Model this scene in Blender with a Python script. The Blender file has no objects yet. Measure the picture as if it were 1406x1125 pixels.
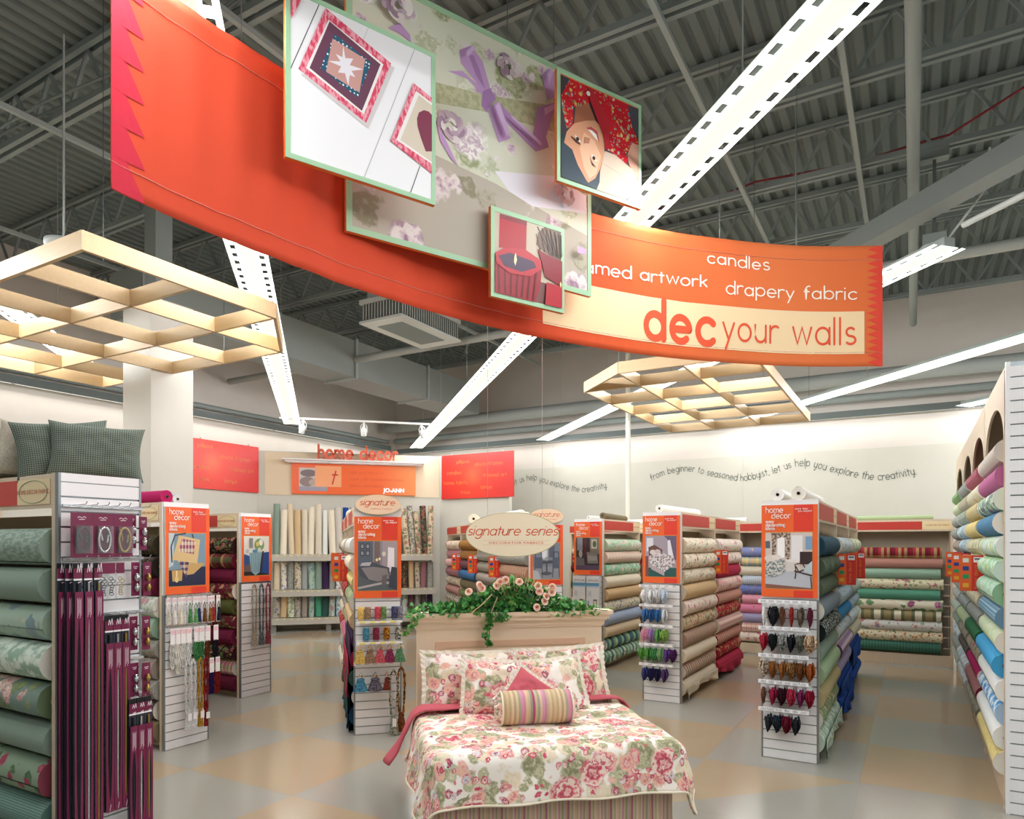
import bpy, math, random
from mathutils import Vector, Matrix, noise
random.seed(7)
scene = bpy.context.scene
col = scene.collection
# ---------------------------------------------------------------- camera
# World: X runs along the back wall, Y runs down the aisles, metres. The camera is level with a raised lens (view-camera shift).
cam_d = bpy.data.cameras.new('camera'); cam = bpy.data.objects.new('camera', cam_d); col.objects.link(cam)
cam.location = (0, 0, 1.74); cam.rotation_euler = (math.radians(90), 0, math.radians(29.9))
cam_d.sensor_width = 36; cam_d.lens = 958 / 1406 * 36; cam_d.shift_y = (748 - 562.5) / 1406
cam_d.clip_start = 0.05; cam_d.clip_end = 100
scene.camera = cam
# ---------------------------------------------------------------- light
world = bpy.data.worlds.new('world'); scene.world = world; world.use_nodes = True
world.node_tree.nodes['Background'].inputs[0].default_value = (0.80, 0.86, 0.85, 1)
world.node_tree.nodes['Background'].inputs[1].default_value = 0.10
vs = scene.view_settings
vs.view_transform = 'Standard'; vs.look = 'None'; vs.gamma = 1.0; vs.use_curve_mapping = False
vs.exposure = 0.14
ROW_POWER = 19.0      # watts per metre of fluorescent row
COVE_POWER = 2.2
LIGHT_Z = 4.0
S2 = math.sqrt(0.5)
# rows of strip lights run diagonally; (u = distance along (1,1)/sqrt2, v0, v1 = extent along (-1,1)/sqrt2)
ROWS = [(-8.1, -9.5, 6.5), (-5.5, 2.0, 8.5), (-2.91, 3.5, 10.17), (-0.57, 1.5, 13.73), (2.09, -8.0, 16.37),
        (4.59, 4.25, 14.44), (7.4, -4.0, 11.8), (10.1, -4.0, 9.1), (4.59, -9.5, 1.2)]
def area(name, loc, rot, sx, sy, watts, colr):
    d = bpy.data.lights.new(name, 'AREA'); d.shape = 'RECTANGLE'; d.size = sx; d.size_y = sy; d.energy = watts; d.color = colr
    o = bpy.data.objects.new(name, d); col.objects.link(o); o.location = loc; o.rotation_euler = rot
    return o
for (u, v0, v1) in ROWS[1:]:
    vm = (v0 + v1) / 2
    for sg in (-1, 1):        # two lamps per row, tilted apart to brighten upright things
        uo = u - sg * 0.026
        area('strip_lamp', ((uo - vm) * S2, (uo + vm) * S2, LIGHT_Z - 0.038), (Matrix.Rotation(math.radians(135), 3, 'Z') @ Matrix.Rotation(math.radians(50 * sg), 3, 'X')).to_euler(), v1 - v0, 0.072, ROW_POWER * (v1 - v0) / 2, (0.955, 0.98, 1.0))
# ---------------------------------------------------------------- helpers
def lin(h):
    h = h.lstrip('#'); r = []
    for i in (0, 2, 4):
        c = int(h[i:i+2], 16) / 255
        r.append(c / 12.92 if c <= 0.04045 else ((c + 0.055) / 1.055) ** 2.4)
    return (*r, 1.0)
MATS = {}
def M(hexc, rough=0.6, metal=0.0, spec=0.4, emit=0.0, name=None, alpha=None):
    k = (hexc, rough, metal, spec, emit, alpha)
    if k in MATS: return MATS[k]
    m = bpy.data.materials.new(name or 'mat_' + hexc.lstrip('#')); m.use_nodes = True
    b = m.node_tree.nodes['Principled BSDF']
    b.inputs['Base Color'].default_value = lin(hexc); b.inputs['Roughness'].default_value = rough
    b.inputs['Metallic'].default_value = metal; b.inputs['Specular IOR Level'].default_value = spec
    if emit:
        b.inputs['Emission Color'].default_value = lin(hexc); b.inputs['Emission Strength'].default_value = emit
    if alpha is not None: b.inputs['Alpha'].default_value = alpha
    m.diffuse_color = lin(hexc); MATS[k] = m
    return m
class NT:
    """small node-tree writer"""
    def __init__(s, name, rough=0.8, spec=0.2):
        s.m = bpy.data.materials.new(name); s.m.use_nodes = True; s.t = s.m.node_tree
        s.b = s.t.nodes['Principled BSDF']; s.b.inputs['Roughness'].default_value = rough; s.b.inputs['Specular IOR Level'].default_value = spec
    def n(s, typ, **kw):
        nd = s.t.nodes.new(typ)
        for k, v in kw.items(): setattr(nd, k, v)
        return nd
    def L(s, a, b): s.t.links.new(a, b)
    def co(s, kind='UV'): return s.n('ShaderNodeTexCoord').outputs[kind]
    def put(s, sock, v):
        if hasattr(v, 'links'): s.L(v, sock)
        else:
            if sock.type == 'VECTOR': v = tuple(v)[:3]
            elif sock.type == 'RGBA' and len(v) == 3: v = (*v, 1.0)
            sock.default_value = v
    def math(s, op, a, b=0.0, clamp=False):
        nd = s.n('ShaderNodeMath', operation=op, use_clamp=clamp); s.put(nd.inputs[0], a); s.put(nd.inputs[1], b); return nd.outputs[0]
    def vmath(s, op, a, b):
        nd = s.n('ShaderNodeVectorMath', operation=op); s.put(nd.inputs[0], a)
        if op == 'SCALE': s.put(nd.inputs['Scale'], b)
        else: s.put(nd.inputs[1], b)
        return nd.outputs[0]
    def noise(s, v, scale, detail=2.0, rough=0.5):
        nd = s.n('ShaderNodeTexNoise'); s.put(nd.inputs['Vector'], v); nd.inputs['Scale'].default_value = scale
        nd.inputs['Detail'].default_value = detail; nd.inputs['Roughness'].default_value = rough; return nd
    def voro(s, v, scale, feature='F1', rnd=1.0):
        nd = s.n('ShaderNodeTexVoronoi', feature=feature); s.put(nd.inputs['Vector'], v); nd.inputs['Scale'].default_value = scale
        nd.inputs['Randomness'].default_value = rnd; return nd
    def ramp(s, f, stops, interp='CONSTANT'):
        nd = s.n('ShaderNodeValToRGB'); r = nd.color_ramp; r.interpolation = interp
        while len(r.elements) > 1: r.elements.remove(r.elements[-1])
        r.elements[0].position = stops[0][0]; r.elements[0].color = lin(stops[0][1])
        for p, c in stops[1:]:
            e = r.elements.new(min(p, 1.0)); e.color = lin(c)
        s.put(nd.inputs[0], f); return nd.outputs[0]
    def mix(s, f, a, b, blend='MIX'):
        nd = s.n('ShaderNodeMix', data_type='RGBA', blend_type=blend); s.put(nd.inputs[0], f); s.put(nd.inputs[6], a); s.put(nd.inputs[7], b); return nd.outputs[2]
    def sep(s, v):
        nd = s.n('ShaderNodeSeparateXYZ'); s.put(nd.inputs[0], v); return nd.outputs
    def base(s, c): s.put(s.b.inputs['Base Color'], c); return s.m
    def bump(s, h, strength=0.3, dist=0.01):
        nd = s.n('ShaderNodeBump'); nd.inputs['Strength'].default_value = strength; nd.inputs['Distance'].default_value = dist
        s.put(nd.inputs['Height'], h); s.L(nd.outputs[0], s.b.inputs['Normal'])
def even(cols): return [(i / len(cols), c) for i, c in enumerate(cols)]
def fab_plain(c, amount=0.10):
    t = NT('cloth_' + c.lstrip('#'), 0.85, 0.15); uv = t.co()
    w = t.noise(uv, 60, 3.0, 0.7)
    f = t.math('MULTIPLY_ADD', w.outputs[0], 2 * amount); t.t.nodes[-1].inputs[2].default_value = 1 - amount
    m = t.vmath('SCALE', lin(c)[:3], f); t.bump(w.outputs[0], 0.15, 0.002)
    return t.base(m)
def fab_stripe(cols, period, axis='u'):
    t = NT('striped_cloth', 0.85, 0.15); uv = t.co(); x = t.sep(uv)[0 if axis == 'u' else 1]
    f = t.math('FRACT', t.math('DIVIDE', x, period)); n = t.noise(uv, 70, 2.0)
    c = t.ramp(f, even(cols)); f2 = t.math('ADD', t.math('MULTIPLY', n.outputs[0], 0.25), 0.87)
    return t.base(t.vmath('SCALE', c, f2))
def fab_plaid(c1, c2, period):
    t = NT('plaid_cloth', 0.85, 0.15); uv = t.co(); s = t.sep(uv)
    a = t.ramp(t.math('FRACT', t.math('DIVIDE', s[0], period)), even(c1)); b = t.ramp(t.math('FRACT', t.math('DIVIDE', s[1], period)), even(c2))
    return t.base(t.mix(0.5, a, b))
def fab_tweed(c1, c2, scale, thr=0.5, stretch=(1, 1, 1)):
    t = NT('woven_cloth', 0.85, 0.15); uv = t.vmath('MULTIPLY', t.co(), stretch)
    n = t.noise(uv, scale, 3.0, 0.6); f = t.math('MULTIPLY', t.math('SUBTRACT', n.outputs[0], thr - 0.06), 8.0, True)
    return t.base(t.mix(f, lin(c1), lin(c2)))
def fab_floral(base, flowers, leaves, scale, dens=0.75, lsize=0.42, fsize=0.40, rings=True):
    t = NT('floral_cloth', 0.85, 0.15); uv = t.co()
    n1 = t.noise(uv, scale * 1.7, 2.0); off = t.vmath('SCALE', t.vmath('SUBTRACT', n1.outputs['Color'], (0.5, 0.5, 0.5)), 0.55 / scale)
    co = t.vmath('ADD', uv, off)
    cur = lin(base)
    for k, (pal, sc, rad, sh, dn) in enumerate(((leaves, scale * 1.25, lsize, (0.37, 0.11, 0), dens), (leaves, scale * 2.3, lsize * 0.8, (0.9, 0.4, 0), dens * 0.6),
                                           (flowers, scale, fsize, (0, 0, 0), dens), (flowers, scale * 2.6, 0.30, (0.21, 0.77, 0), dens * 0.5))):
        if not pal: continue
        v = t.voro(t.vmath('ADD', co, sh), sc); rnd = t.sep(v.outputs['Color'])
        mask = t.math('MULTIPLY', t.math('LESS_THAN', v.outputs['Distance'], rad), t.math('LESS_THAN', rnd[1], dn))
        if k >= 2 and rings and len(pal) > 1:
            f = t.math('FRACT', t.math('ADD', t.math('MULTIPLY', v.outputs['Distance'], 4.2), t.math('ADD', t.math('MULTIPLY', n1.outputs[0], 1.6), rnd[0])))
            c = t.ramp(f, even(pal), 'LINEAR')
        else:
            c = t.ramp(t.math('FRACT', t.math('ADD', rnd[0], t.math('MULTIPLY', n1.outputs[0], 0.7))), even(pal), 'LINEAR')
        cur = t.mix(mask, cur, c)
    return t.base(cur)
def painterly(name, base, layers, wob_s=9.0, wob_a=.075):
    """soft-edged printed flowers: layers of (scale, radius, shift, density, palette, rings)"""
    t = NT(name, .85, .12); uv = t.co(); n1 = t.noise(uv, wob_s, 3.0, .6); co = t.vmath('ADD', uv, t.vmath('SCALE', t.vmath('SUBTRACT', n1.outputs['Color'], (.5, .5, .5)), wob_a)); cur = lin(base)
    for sc, rad, sh, dn, pal, rings in layers:
        v = t.voro(t.vmath('ADD', co, sh), sc, rnd=.85); rnd = t.sep(v.outputs['Color']); lob = t.math('ADD', v.outputs['Distance'], t.math('MULTIPLY', t.math('SUBTRACT', n1.outputs[0], .5), .5))
        mask = t.math('MULTIPLY', t.math('MULTIPLY', t.math('SUBTRACT', rad + .02, lob), 14.0, True), t.math('LESS_THAN', rnd[1], dn)); nz = t.noise(uv, sc * 7, 3.0)
        f = t.math('FRACT', t.math('ADD', t.math('MULTIPLY', v.outputs['Distance'], rings), t.math('ADD', t.math('MULTIPLY', nz.outputs[0], 1.3), t.math('MULTIPLY', rnd[0], .6))))
        cur = t.mix(mask, cur, t.ramp(f, even(pal), 'LINEAR'))
    return t.base(cur)
class MB:
    """collects geometry for one mesh; .m are material slots"""
    def __init__(s): s.v = []; s.f = []; s.m = []; s.uv = []; s.sm = []
    def add(s, vs, fs, m=0, uv=None, smooth=False):
        b = len(s.v); s.v += [tuple(v) for v in vs]
        for i, f in enumerate(fs):
            s.f.append(tuple(b + k for k in f)); s.m.append(m); s.sm.append(smooth)
            s.uv.append([uv[k] for k in f] if uv else None)
        return s
    def box(s, x0, x1, y0, y1, z0, z1, m=0):
        vs = [(x0,y0,z0),(x1,y0,z0),(x1,y1,z0),(x0,y1,z0),(x0,y0,z1),(x1,y0,z1),(x1,y1,z1),(x0,y1,z1)]
        return s.add(vs, [(0,3,2,1),(4,5,6,7),(0,1,5,4),(1,2,6,5),(2,3,7,6),(3,0,4,7)], m)
    def bar(s, p, q, w, h=None, m=0, up=(0,0,1)):
        """rectangular bar from p to q"""
        p, q = Vector(p), Vector(q); h = h or w; d = (q - p).normalized(); u = Vector(up)
        if abs(d.dot(u)) > 0.95: u = Vector((1, 0, 0))
        a = d.cross(u).normalized() * w / 2; b = a.cross(d).normalized() * h / 2
        vs = [p-a-b, p+a-b, p+a+b, p-a+b, q-a-b, q+a-b, q+a+b, q-a+b]
        return s.add(vs, [(0,1,2,3),(7,6,5,4),(0,4,5,1),(1,5,6,2),(2,6,7,3),(3,7,4,0)], m)
    def tube(s, pts, r, n=8, m=0, caps=True):
        pts = [Vector(p) for p in pts]; rs = r if isinstance(r, (list, tuple)) else [r] * len(pts); vs = []; fs = []; ref = None
        for i, p in enumerate(pts):
            d = (pts[min(i+1, len(pts)-1)] - pts[max(i-1, 0)])
            d = d.normalized() if d.length > 1e-9 else Vector((0, 0, 1))
            if ref is None: ref = Vector((0, 0, 1)) if abs(d.z) < 0.9 else Vector((1, 0, 0))
            a = d.cross(ref); a = a.normalized() if a.length > 1e-6 else Vector((1, 0, 0)); b = a.cross(d).normalized(); ref = b
            for k in range(n):
                t = 2 * math.pi * k / n; vs.append(p + (a * math.cos(t) + b * math.sin(t)) * rs[i])
        for i in range(len(pts) - 1):
            for k in range(n): fs.append((i*n+k, i*n+(k+1) % n, (i+1)*n+(k+1) % n, (i+1)*n+k))
        s.add(vs, fs, m, None, True)
        if caps: s.add(vs[:n], [tuple(range(n))], m); s.add(vs[-n:], [tuple(reversed(range(n)))], m)
        return s
    def lathe(s, prof, n=12, m=0, c=(0,0,0)):
        """profile (radius, z) turned about z"""
        vs = []; fs = []
        for r, z in prof:
            for k in range(n): a = 2*math.pi*k/n; vs.append((c[0]+r*math.cos(a), c[1]+r*math.sin(a), c[2]+z))
        for i in range(len(prof) - 1):
            for k in range(n): fs.append((i*n+k, i*n+(k+1) % n, (i+1)*n+(k+1) % n, (i+1)*n+k))
        return s.add(vs, fs, m, None, True)
    def grid(s, fn, nu, nv, m=0, uvfn=None, smooth=True):
        vs = []; uv = []
        for j in range(nv + 1):
            for i in range(nu + 1):
                vs.append(fn(i / nu, j / nv)); uv.append(uvfn(i / nu, j / nv) if uvfn else None)
        fs = [(j*(nu+1)+i, j*(nu+1)+i+1, (j+1)*(nu+1)+i+1, (j+1)*(nu+1)+i) for j in range(nv) for i in range(nu)]
        return s.add(vs, fs, m, uv if uvfn else None, smooth)
    def prism(s, poly, z0, z1, m=0, axis='z'):
        """polygon extruded; axis z: (x,y)->z ; axis y: (x,z)->y"""
        n = len(poly); P = (lambda x, y, h: (x, y, h)) if axis == 'z' else (lambda x, y, h: (x, h, y))
        vs = [P(x, y, z0) for x, y in poly] + [P(x, y, z1) for x, y in poly]
        return s.add(vs, [tuple(reversed(range(n))), tuple(range(n, 2*n))] + [(i, (i+1) % n, n+(i+1) % n, n+i) for i in range(n)], m)
    def mesh(s, name, mats):
        me = bpy.data.meshes.new(name); me.from_pydata(s.v, [], s.f)
        for m in mats: me.materials.append(m)
        me.polygons.foreach_set('material_index', s.m); me.polygons.foreach_set('use_smooth', s.sm)
        if any(u is not None for u in s.uv):
            l = me.uv_layers.new(name='UVMap'); flat = []
            for f, u in zip(s.f, s.uv):
                for k in range(len(f)): flat += list(u[k]) if u else [0.0, 0.0]
            l.data.foreach_set('uv', flat)
        me.update(); return me
def ob(name, mb, mats=None, parent=None, loc=None, rot=None):
    if isinstance(mb, MB): mb = mb.mesh(name, mats if isinstance(mats, (list, tuple)) else [mats])
    o = bpy.data.objects.new(name, mb); col.objects.link(o)
    if parent is not None: o.parent = parent
    if loc is not None: o.location = loc
    if rot is not None: o.rotation_euler = rot
    return o
def tag(o, label, cat, group=None):
    o['label'] = label; o['category'] = cat
    if group: o['group'] = group
    return o
def struct(o): o['kind'] = 'structure'; return o
def stuff(o): o['kind'] = 'stuff'; return o
def thing(name, label, cat, loc=(0,0,0), rotz=0.0, group=None):
    o = bpy.data.objects.new(name, None); col.objects.link(o); o.empty_display_size = 0.1
    o.location = loc; o.rotation_euler = (0, 0, rotz); return tag(o, label, cat, group)
class Fr:
    """a place in the shop: origin and heading. local +x = viewer's right, local -y = towards the viewer"""
    def __init__(s, x, y, deg): s.x, s.y, s.a = x, y, math.radians(deg)
    def w(s, x, y, z=0.0): c, n = math.cos(s.a), math.sin(s.a); return (s.x + x*c - y*n, s.y + x*n + y*c, z)
ORD = ['first', 'second', 'third', 'fourth', 'fifth', 'sixth', 'seventh', 'eighth', 'ninth', 'tenth', 'eleventh', 'twelfth', 'thirteenth', 'fourteenth', 'fifteenth', 'sixteenth',
       'seventeenth', 'eighteenth', 'nineteenth', 'twentieth', 'twenty-first', 'twenty-second', 'twenty-third', 'twenty-fourth']
# ---------------------------------------------------------------- lettering: a round single-stroke alphabet, and the built-in font for capitals
def arc(cx, cy, rx, ry, a0, a1, n=14): return [(cx + rx*math.cos(math.radians(a0+(a1-a0)*i/n)), cy + ry*math.sin(math.radians(a0+(a1-a0)*i/n))) for i in range(n+1)]
O_ = arc(.5, .5, .5, .5, 0, 360, 24)
GL = {'o': ([O_], 1), 'c': ([arc(.5, .5, .5, .5, 45, 315, 18)], .86), 'e': ([[(0, .5), (1, .5)], arc(.5, .5, .5, .5, 0, 312, 20)], 1),
 'a': ([O_, [(1, 1), (1, 0)]], 1), 'd': ([O_, [(1, 1.6), (1, 0)]], 1), 'b': ([O_, [(0, 1.6), (0, 0)]], 1), 'p': ([O_, [(0, 1), (0, -.55)]], 1),
 'q': ([O_, [(1, 1), (1, -.55)]], 1), 'g': ([O_, [(1, 1), (1, -.15)], arc(.52, -.15, .48, .4, 0, -150, 10)], 1),
 'n': ([[(0, 0), (0, 1)], arc(.42, .58, .42, .42, 180, 0, 10) + [(.84, 0)]], .84), 'h': ([[(0, 0), (0, 1.6)], arc(.42, .58, .42, .42, 180, 0, 10) + [(.84, 0)]], .84),
 'm': ([[(0, 0), (0, 1)], arc(.36, .64, .36, .36, 180, 0, 10) + [(.72, 0)], arc(1.08, .64, .36, .36, 180, 0, 10) + [(1.44, 0)]], 1.44),
 'r': ([[(0, 0), (0, 1)], arc(.42, .58, .42, .42, 180, 60, 8)], .58), 'u': ([[(0, 1), (0, .42)] + arc(.42, .42, .42, .42, 180, 360, 10) + [(.84, 1)], [(.84, 1), (.84, 0)]], .84),
 'i': ([[(0, 0), (0, 1)], [(0, 1.42), (0, 1.46)]], .06), 'j': ([[(.2, 1), (.2, -.3)] + arc(0, -.3, .2, .22, 0, -90, 6), [(.2, 1.42), (.2, 1.46)]], .3), 'l': ([[(0, 0), (0, 1.6)]], .06),
 't': ([[(.25, 1.4), (.25, 0)], [(0, 1), (.55, 1)]], .55), 'f': ([[(.2, 0), (.2, 1.2)] + arc(.5, 1.2, .3, .38, 180, 70, 8), [(0, .92), (.52, .92)]], .58),
 's': ([arc(.34, .74, .3, .25, 40, 270, 10) + arc(.34, .25, .34, .245, 90, -140, 10)[1:]], .68), 'k': ([[(0, 0), (0, 1.6)], [(.72, 1), (.02, .45)], [(.25, .62), (.76, 0)]], .76),
 'v': ([[(0, 1), (.42, 0), (.84, 1)]], .84), 'w': ([[(0, 1), (.34, 0), (.7, 1), (1.06, 0), (1.4, 1)]], 1.4), 'x': ([[(0, 1), (.8, 0)], [(0, 0), (.8, 1)]], .8),
 'y': ([[(0, 1), (.44, .02)], [(.88, 1), (.2, -.55)]], .88), 'z': ([[(0, 1), (.75, 1), (0, 0), (.75, 0)]], .75), ',': ([[(.1, .05), (0, -.25)]], .15), '.': ([[(0, 0), (0, .05)]], .1),
 '-': ([[(0, .5), (.45, .5)]], .45), ' ': ([], .5)}
GL['1y'] = ([[(0, 1), (0, .5)] + arc(.4, .45, .4, .4, 180, 360, 8) + [(.8, 1)], [(.8, 1), (.8, 0), (.55, -.55), (.3, -.5)]], .8)
def stroke_text(txt, h, weight, gap=0.34, shear=0.0, jitter=0.0, yalt='y', xs=1.0):
    """returns list of (letter x centre, list of polylines) in metres, h = x-height"""
    out = []; x = 0.0; rng = random.Random(len(txt))
    for ch in txt:
        gl, adv = GL[yalt if ch == 'y' else ch]
        j = rng.uniform(-jitter, jitter); sc = 1 + rng.uniform(-jitter, jitter) * 0.8
        out.append((h * xs * (x + adv / 2), [[(h * (xs * (x + px * sc) + shear * py), h * (py * sc + j)) for px, py in pl] for pl in gl]))
        x += adv + gap
    return out, h * xs * (x - gap)
def stroke_mesh(mb, letters, weight, mp, m=0):
    """ribbons with round ends; mp maps (x, y) to a point in space"""
    for cx, pls in letters:
        for pl in pls:
            n = len(pl); sn = []; closed = math.dist(pl[0], pl[-1]) < 1e-9
            for i in range(n - 1):
                L = math.dist(pl[i], pl[i+1]) or 1e-9; sn.append((-(pl[i+1][1]-pl[i][1])/L, (pl[i+1][0]-pl[i][0])/L))
            vn = []
            for i in range(n):
                a = sn[i-1] if i > 0 else (sn[-1] if closed else sn[0]); b = sn[i] if i < n - 1 else (sn[0] if closed else sn[-1])
                c = (a[0]+b[0], a[1]+b[1]); q = max((c[0]*c[0]+c[1]*c[1]) / 2, .45); vn.append((c[0]/q*weight/2, c[1]/q*weight/2))
            pts = [mp(p[0]-v[0], p[1]-v[1]) for p, v in zip(pl, vn)] + [mp(p[0]+v[0], p[1]+v[1]) for p, v in zip(pl, vn)]
            mb.add(pts, [(i, i+1, n+i+1, n+i) for i in range(n - 1)], m)
            ends = pl if n < 5 else (pl[0], pl[-1])
            for (x, y) in ends:
                mb.add([mp(x + weight/2*math.cos(k*math.pi/4), y + weight/2*math.sin(k*math.pi/4)) for k in range(8)], [tuple(range(8))], m)
def font_mesh(mb, txt, h, mp, m=0, align='CENTER', shear=0.0, bold=0.0):
    cu = bpy.data.curves.new('t', 'FONT'); cu.body = txt; cu.size = h / 0.7; cu.align_x = align; cu.shear = shear; cu.offset = bold; cu.resolution_u = 2
    o = bpy.data.objects.new('t', cu); col.objects.link(o); dg = bpy.context.evaluated_depsgraph_get(); me = bpy.data.meshes.new_from_object(o.evaluated_get(dg))
    mb.add([mp(v.co.x, v.co.y) for v in me.vertices], [tuple(p.vertices) for p in me.polygons], m)
    bpy.data.objects.remove(o); bpy.data.curves.remove(cu); bpy.data.meshes.remove(me)
class Print:
    """flat printed layers on a board in the local xz plane facing -y; w,h metres, origin lower left at (x0,z0)"""
    def __init__(s, x0, z0, w, h, y): s.x0, s.z0, s.w, s.h, s.y = x0, z0, w, h, y; s.mb = MB(); s.mats = []; s.k = 0
    def slot(s, c):
        m = c if not isinstance(c, str) else M(c, 0.45)
        if m not in s.mats: s.mats.append(m)
        return s.mats.index(m)
    def P(s, u, v): return (s.x0 + u * s.w, s.y - 0.00035 * s.k, s.z0 + v * s.h)
    def poly(s, pts, c, uvs=None):
        s.k += 1; s.mb.add([s.P(u, v) for u, v in pts], [tuple(range(len(pts)))], s.slot(c), [(u * s.w, v * s.h) for u, v in pts])
    def rect(s, u0, v0, u1, v1, c): s.poly([(u0, v0), (u1, v0), (u1, v1), (u0, v1)], c)
    def ell(s, u, v, ru, rv, c, n=18): s.poly([(u + ru*math.cos(2*math.pi*i/n), v + rv*math.sin(2*math.pi*i/n)) for i in range(n)], c)
    def line(s, pts, wd, c):
        s.k += 1; a = s.slot(c); asp = s.h / s.w
        for (u0, v0), (u1, v1) in zip(pts, pts[1:]):
            du, dv = (u1-u0)*s.w, (v1-v0)*s.h; L = math.hypot(du, dv) or 1e-6; nx, ny = -dv/L*wd/2/s.w, du/L*wd/2/s.h
            s.mb.add([s.P(u0-nx, v0-ny), s.P(u1-nx, v1-ny), s.P(u1+nx, v1+ny), s.P(u0+nx, v0+ny)], [(0, 1, 2, 3)], a)
    def text(s, txt, u, v, h, weight, c, **kw):
        s.k += 1; le, W = stroke_text(txt, h, weight, **kw); a = s.slot(c); y = s.y - 0.00035 * s.k
        stroke_mesh(s.mb, le, weight, lambda px, py: (s.x0 + u * s.w + px, y, s.z0 + v * s.h + py), a)
    def caps(s, txt, u, v, h, c, align='CENTER', shear=0.0, bold=0.0):
        s.k += 1; a = s.slot(c); y = s.y - 0.00035 * s.k
        font_mesh(s.mb, txt, h, lambda px, py: (s.x0 + u * s.w + px, y, s.z0 + v * s.h + py), a, align, shear, bold)
    def done(s, name, parent): return ob(name, s.mb, s.mats, parent)
# ================================================================ the shell of the shop
XL, YB, XR, YF, ZT = -11.6, 14.13, 12.0, -9.0, 6.2
def paint(name, c, rough=0.75):
    t = NT(name, rough, 0.25); n = t.noise(t.co('Object'), 3.0, 4.0); f = t.math('ADD', t.math('MULTIPLY', n.outputs[0], 0.08), 0.96)
    n2 = t.noise(t.co('Object'), 90.0, 2.0); t.bump(n2.outputs[0], 0.05, 0.002)
    return t.base(t.vmath('SCALE', lin(c), f))
WALL_LOW = paint('paint_pale_celadon', '#CCC8BC'); WALL_UP = paint('paint_warm_white', '#D8D0C7'); CREAM = paint('paint_cream', '#E0CDB0')
def floor_mat(name, c1, c2):
    t = NT(name, 0.2, 0.5); co = t.co('Object'); n = t.noise(co, 1.3, 3.0); n2 = t.noise(co, 260.0, 2.0)
    f = t.math('ADD', t.math('MULTIPLY', n.outputs[0], 0.5), t.math('MULTIPLY', n2.outputs[0], 0.5)); c = t.mix(f, lin(c1), lin(c2))
    n3 = t.noise(co, 2.2, 4.0); t.L(t.math('ADD', t.math('MULTIPLY', n3.outputs[0], 0.14), 0.07), t.b.inputs['Roughness'])
    n4 = t.noise(co, 5.0, 2.0); t.bump(n4.outputs[0], 0.05, 0.01)
    return t.base(c)
TAN = floor_mat('tan_vinyl', '#B39F84', '#A69278'); GREY = floor_mat('grey_vinyl', '#A5A197', '#9A968C')
floor = struct(ob('floor', MB().box(XL - .2, XR, YF, YB + .2, -0.15, -0.004), GREY))
g = 1.13; tile_me = {}
for nm, m in (('tan', TAN), ('grey', GREY)): tile_me[nm] = MB().box(0.0004, g - .0004, 0.0004, g - .0004, -0.004, 0).mesh('tile', [m])
for i in range(-10, 2):
    for j in range(-5, 8):
        x, y = -0.34 + i * g, 5.69 + j * g
        if x < XL - g or y > YB: continue
        if i == j and i < 0:
            for poly, m in (([(0, 0), (g, g), (0, g)], TAN), ([(0, 0), (g, 0), (g, g)], GREY)):
                ob('tile', MB().prism(poly, -0.004, 0), m, floor, (x, y, 0))
        else:
            ob('tile', tile_me['tan' if (i + j) % 2 == 0 and not (i > j and j < 0) else 'grey'], None, floor, (x, y, 0))
def wall(name, x0, x1, y0, y1):
    mb = MB().box(x0, x1, y0, y1, 0, 3.48, 0).box(x0, x1, y0, y1, 3.48, ZT, 1); return struct(ob(name, mb, [WALL_LOW, WALL_UP]))
wall('wall_left', XL - .15, XL, YF, YB + .15); wall('wall_back', XL, XR, YB, YB + .15); wall('wall_right', XR, XR + .15, YF, YB); wall('wall_front', XL, XR, YF - .15, YF)
cw = struct(ob('wall_corner', MB().prism([(XL, 9.75), (-11.5, 9.85), (-8.95, 12.4), (-7.2, 12.4), (-7.2, 12.52), (-9.0, 12.52), (XL, 9.95)], 0, 3.66), WALL_LOW))
CF = Fr(-10.225, 11.125, 45)          # middle of the slanting corner wall
struct(ob('trim_1', MB().box(-1.80, 1.80, -0.012, 0.004, 2.76, 3.64), CREAM, None, CF.w(0, 0), (0, 0, CF.a)))
# wall joints, thin darker strips between wall boards
for k, x in enumerate((-7.05, -2.9, 1.6)):
    struct(ob('trim_%d' % (k + 2), MB().box(x - .006, x + .006, YB - .003, YB, 0, 4.0), M('#C4C0B4', 0.8)))
# ---------------------------------------------------------------- ceiling: fluted steel deck, open-web joists, services
GREYP = M('#87908E', 0.7, name='grey_ceiling_paint'); GREYL = M('#9CA4A1', 0.65, name='light_grey_paint'); DECK = M('#747E7C', 0.75, name='deck_paint')
mb = MB(); x = XL; zz = ZT
while x < XR:
    p = [(x, zz), (x + .03, zz - .0), (x + .055, zz - .04), (x + .125, zz - .04), (x + .15, zz)]
    for (xa, za), (xb, zb) in zip(p, p[1:]): mb.add([(xa, YF, za), (xb, YF, zb), (xb, YB, zb), (xa, YB, za)], [(0, 1, 2, 3)])
    x += .15
struct(ob('ceiling', mb, DECK)); struct(ob('roof', MB().box(XL - .15, XR + .15, YF - .15, YB + .15, ZT + .02, ZT + .1), DECK))
ZB = 5.60; ZTC = 6.10; JX0, JX1 = XL, 4.0
chord = MB().box(0, JX1 - JX0, -.065, -.02, 0, .055).box(0, JX1 - JX0, .02, .065, 0, .055).mesh('chord', [GREYP])
pw = 0.62; wa = MB().bar((0, 0, .03), (pw / 2, 0, ZTC - ZB + .02), .028).mesh('web_bar', [GREYP]); wb = MB().bar((pw / 2, 0, ZTC - ZB + .02), (pw, 0, .03), .028).mesh('web_bar', [GREYP])
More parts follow.
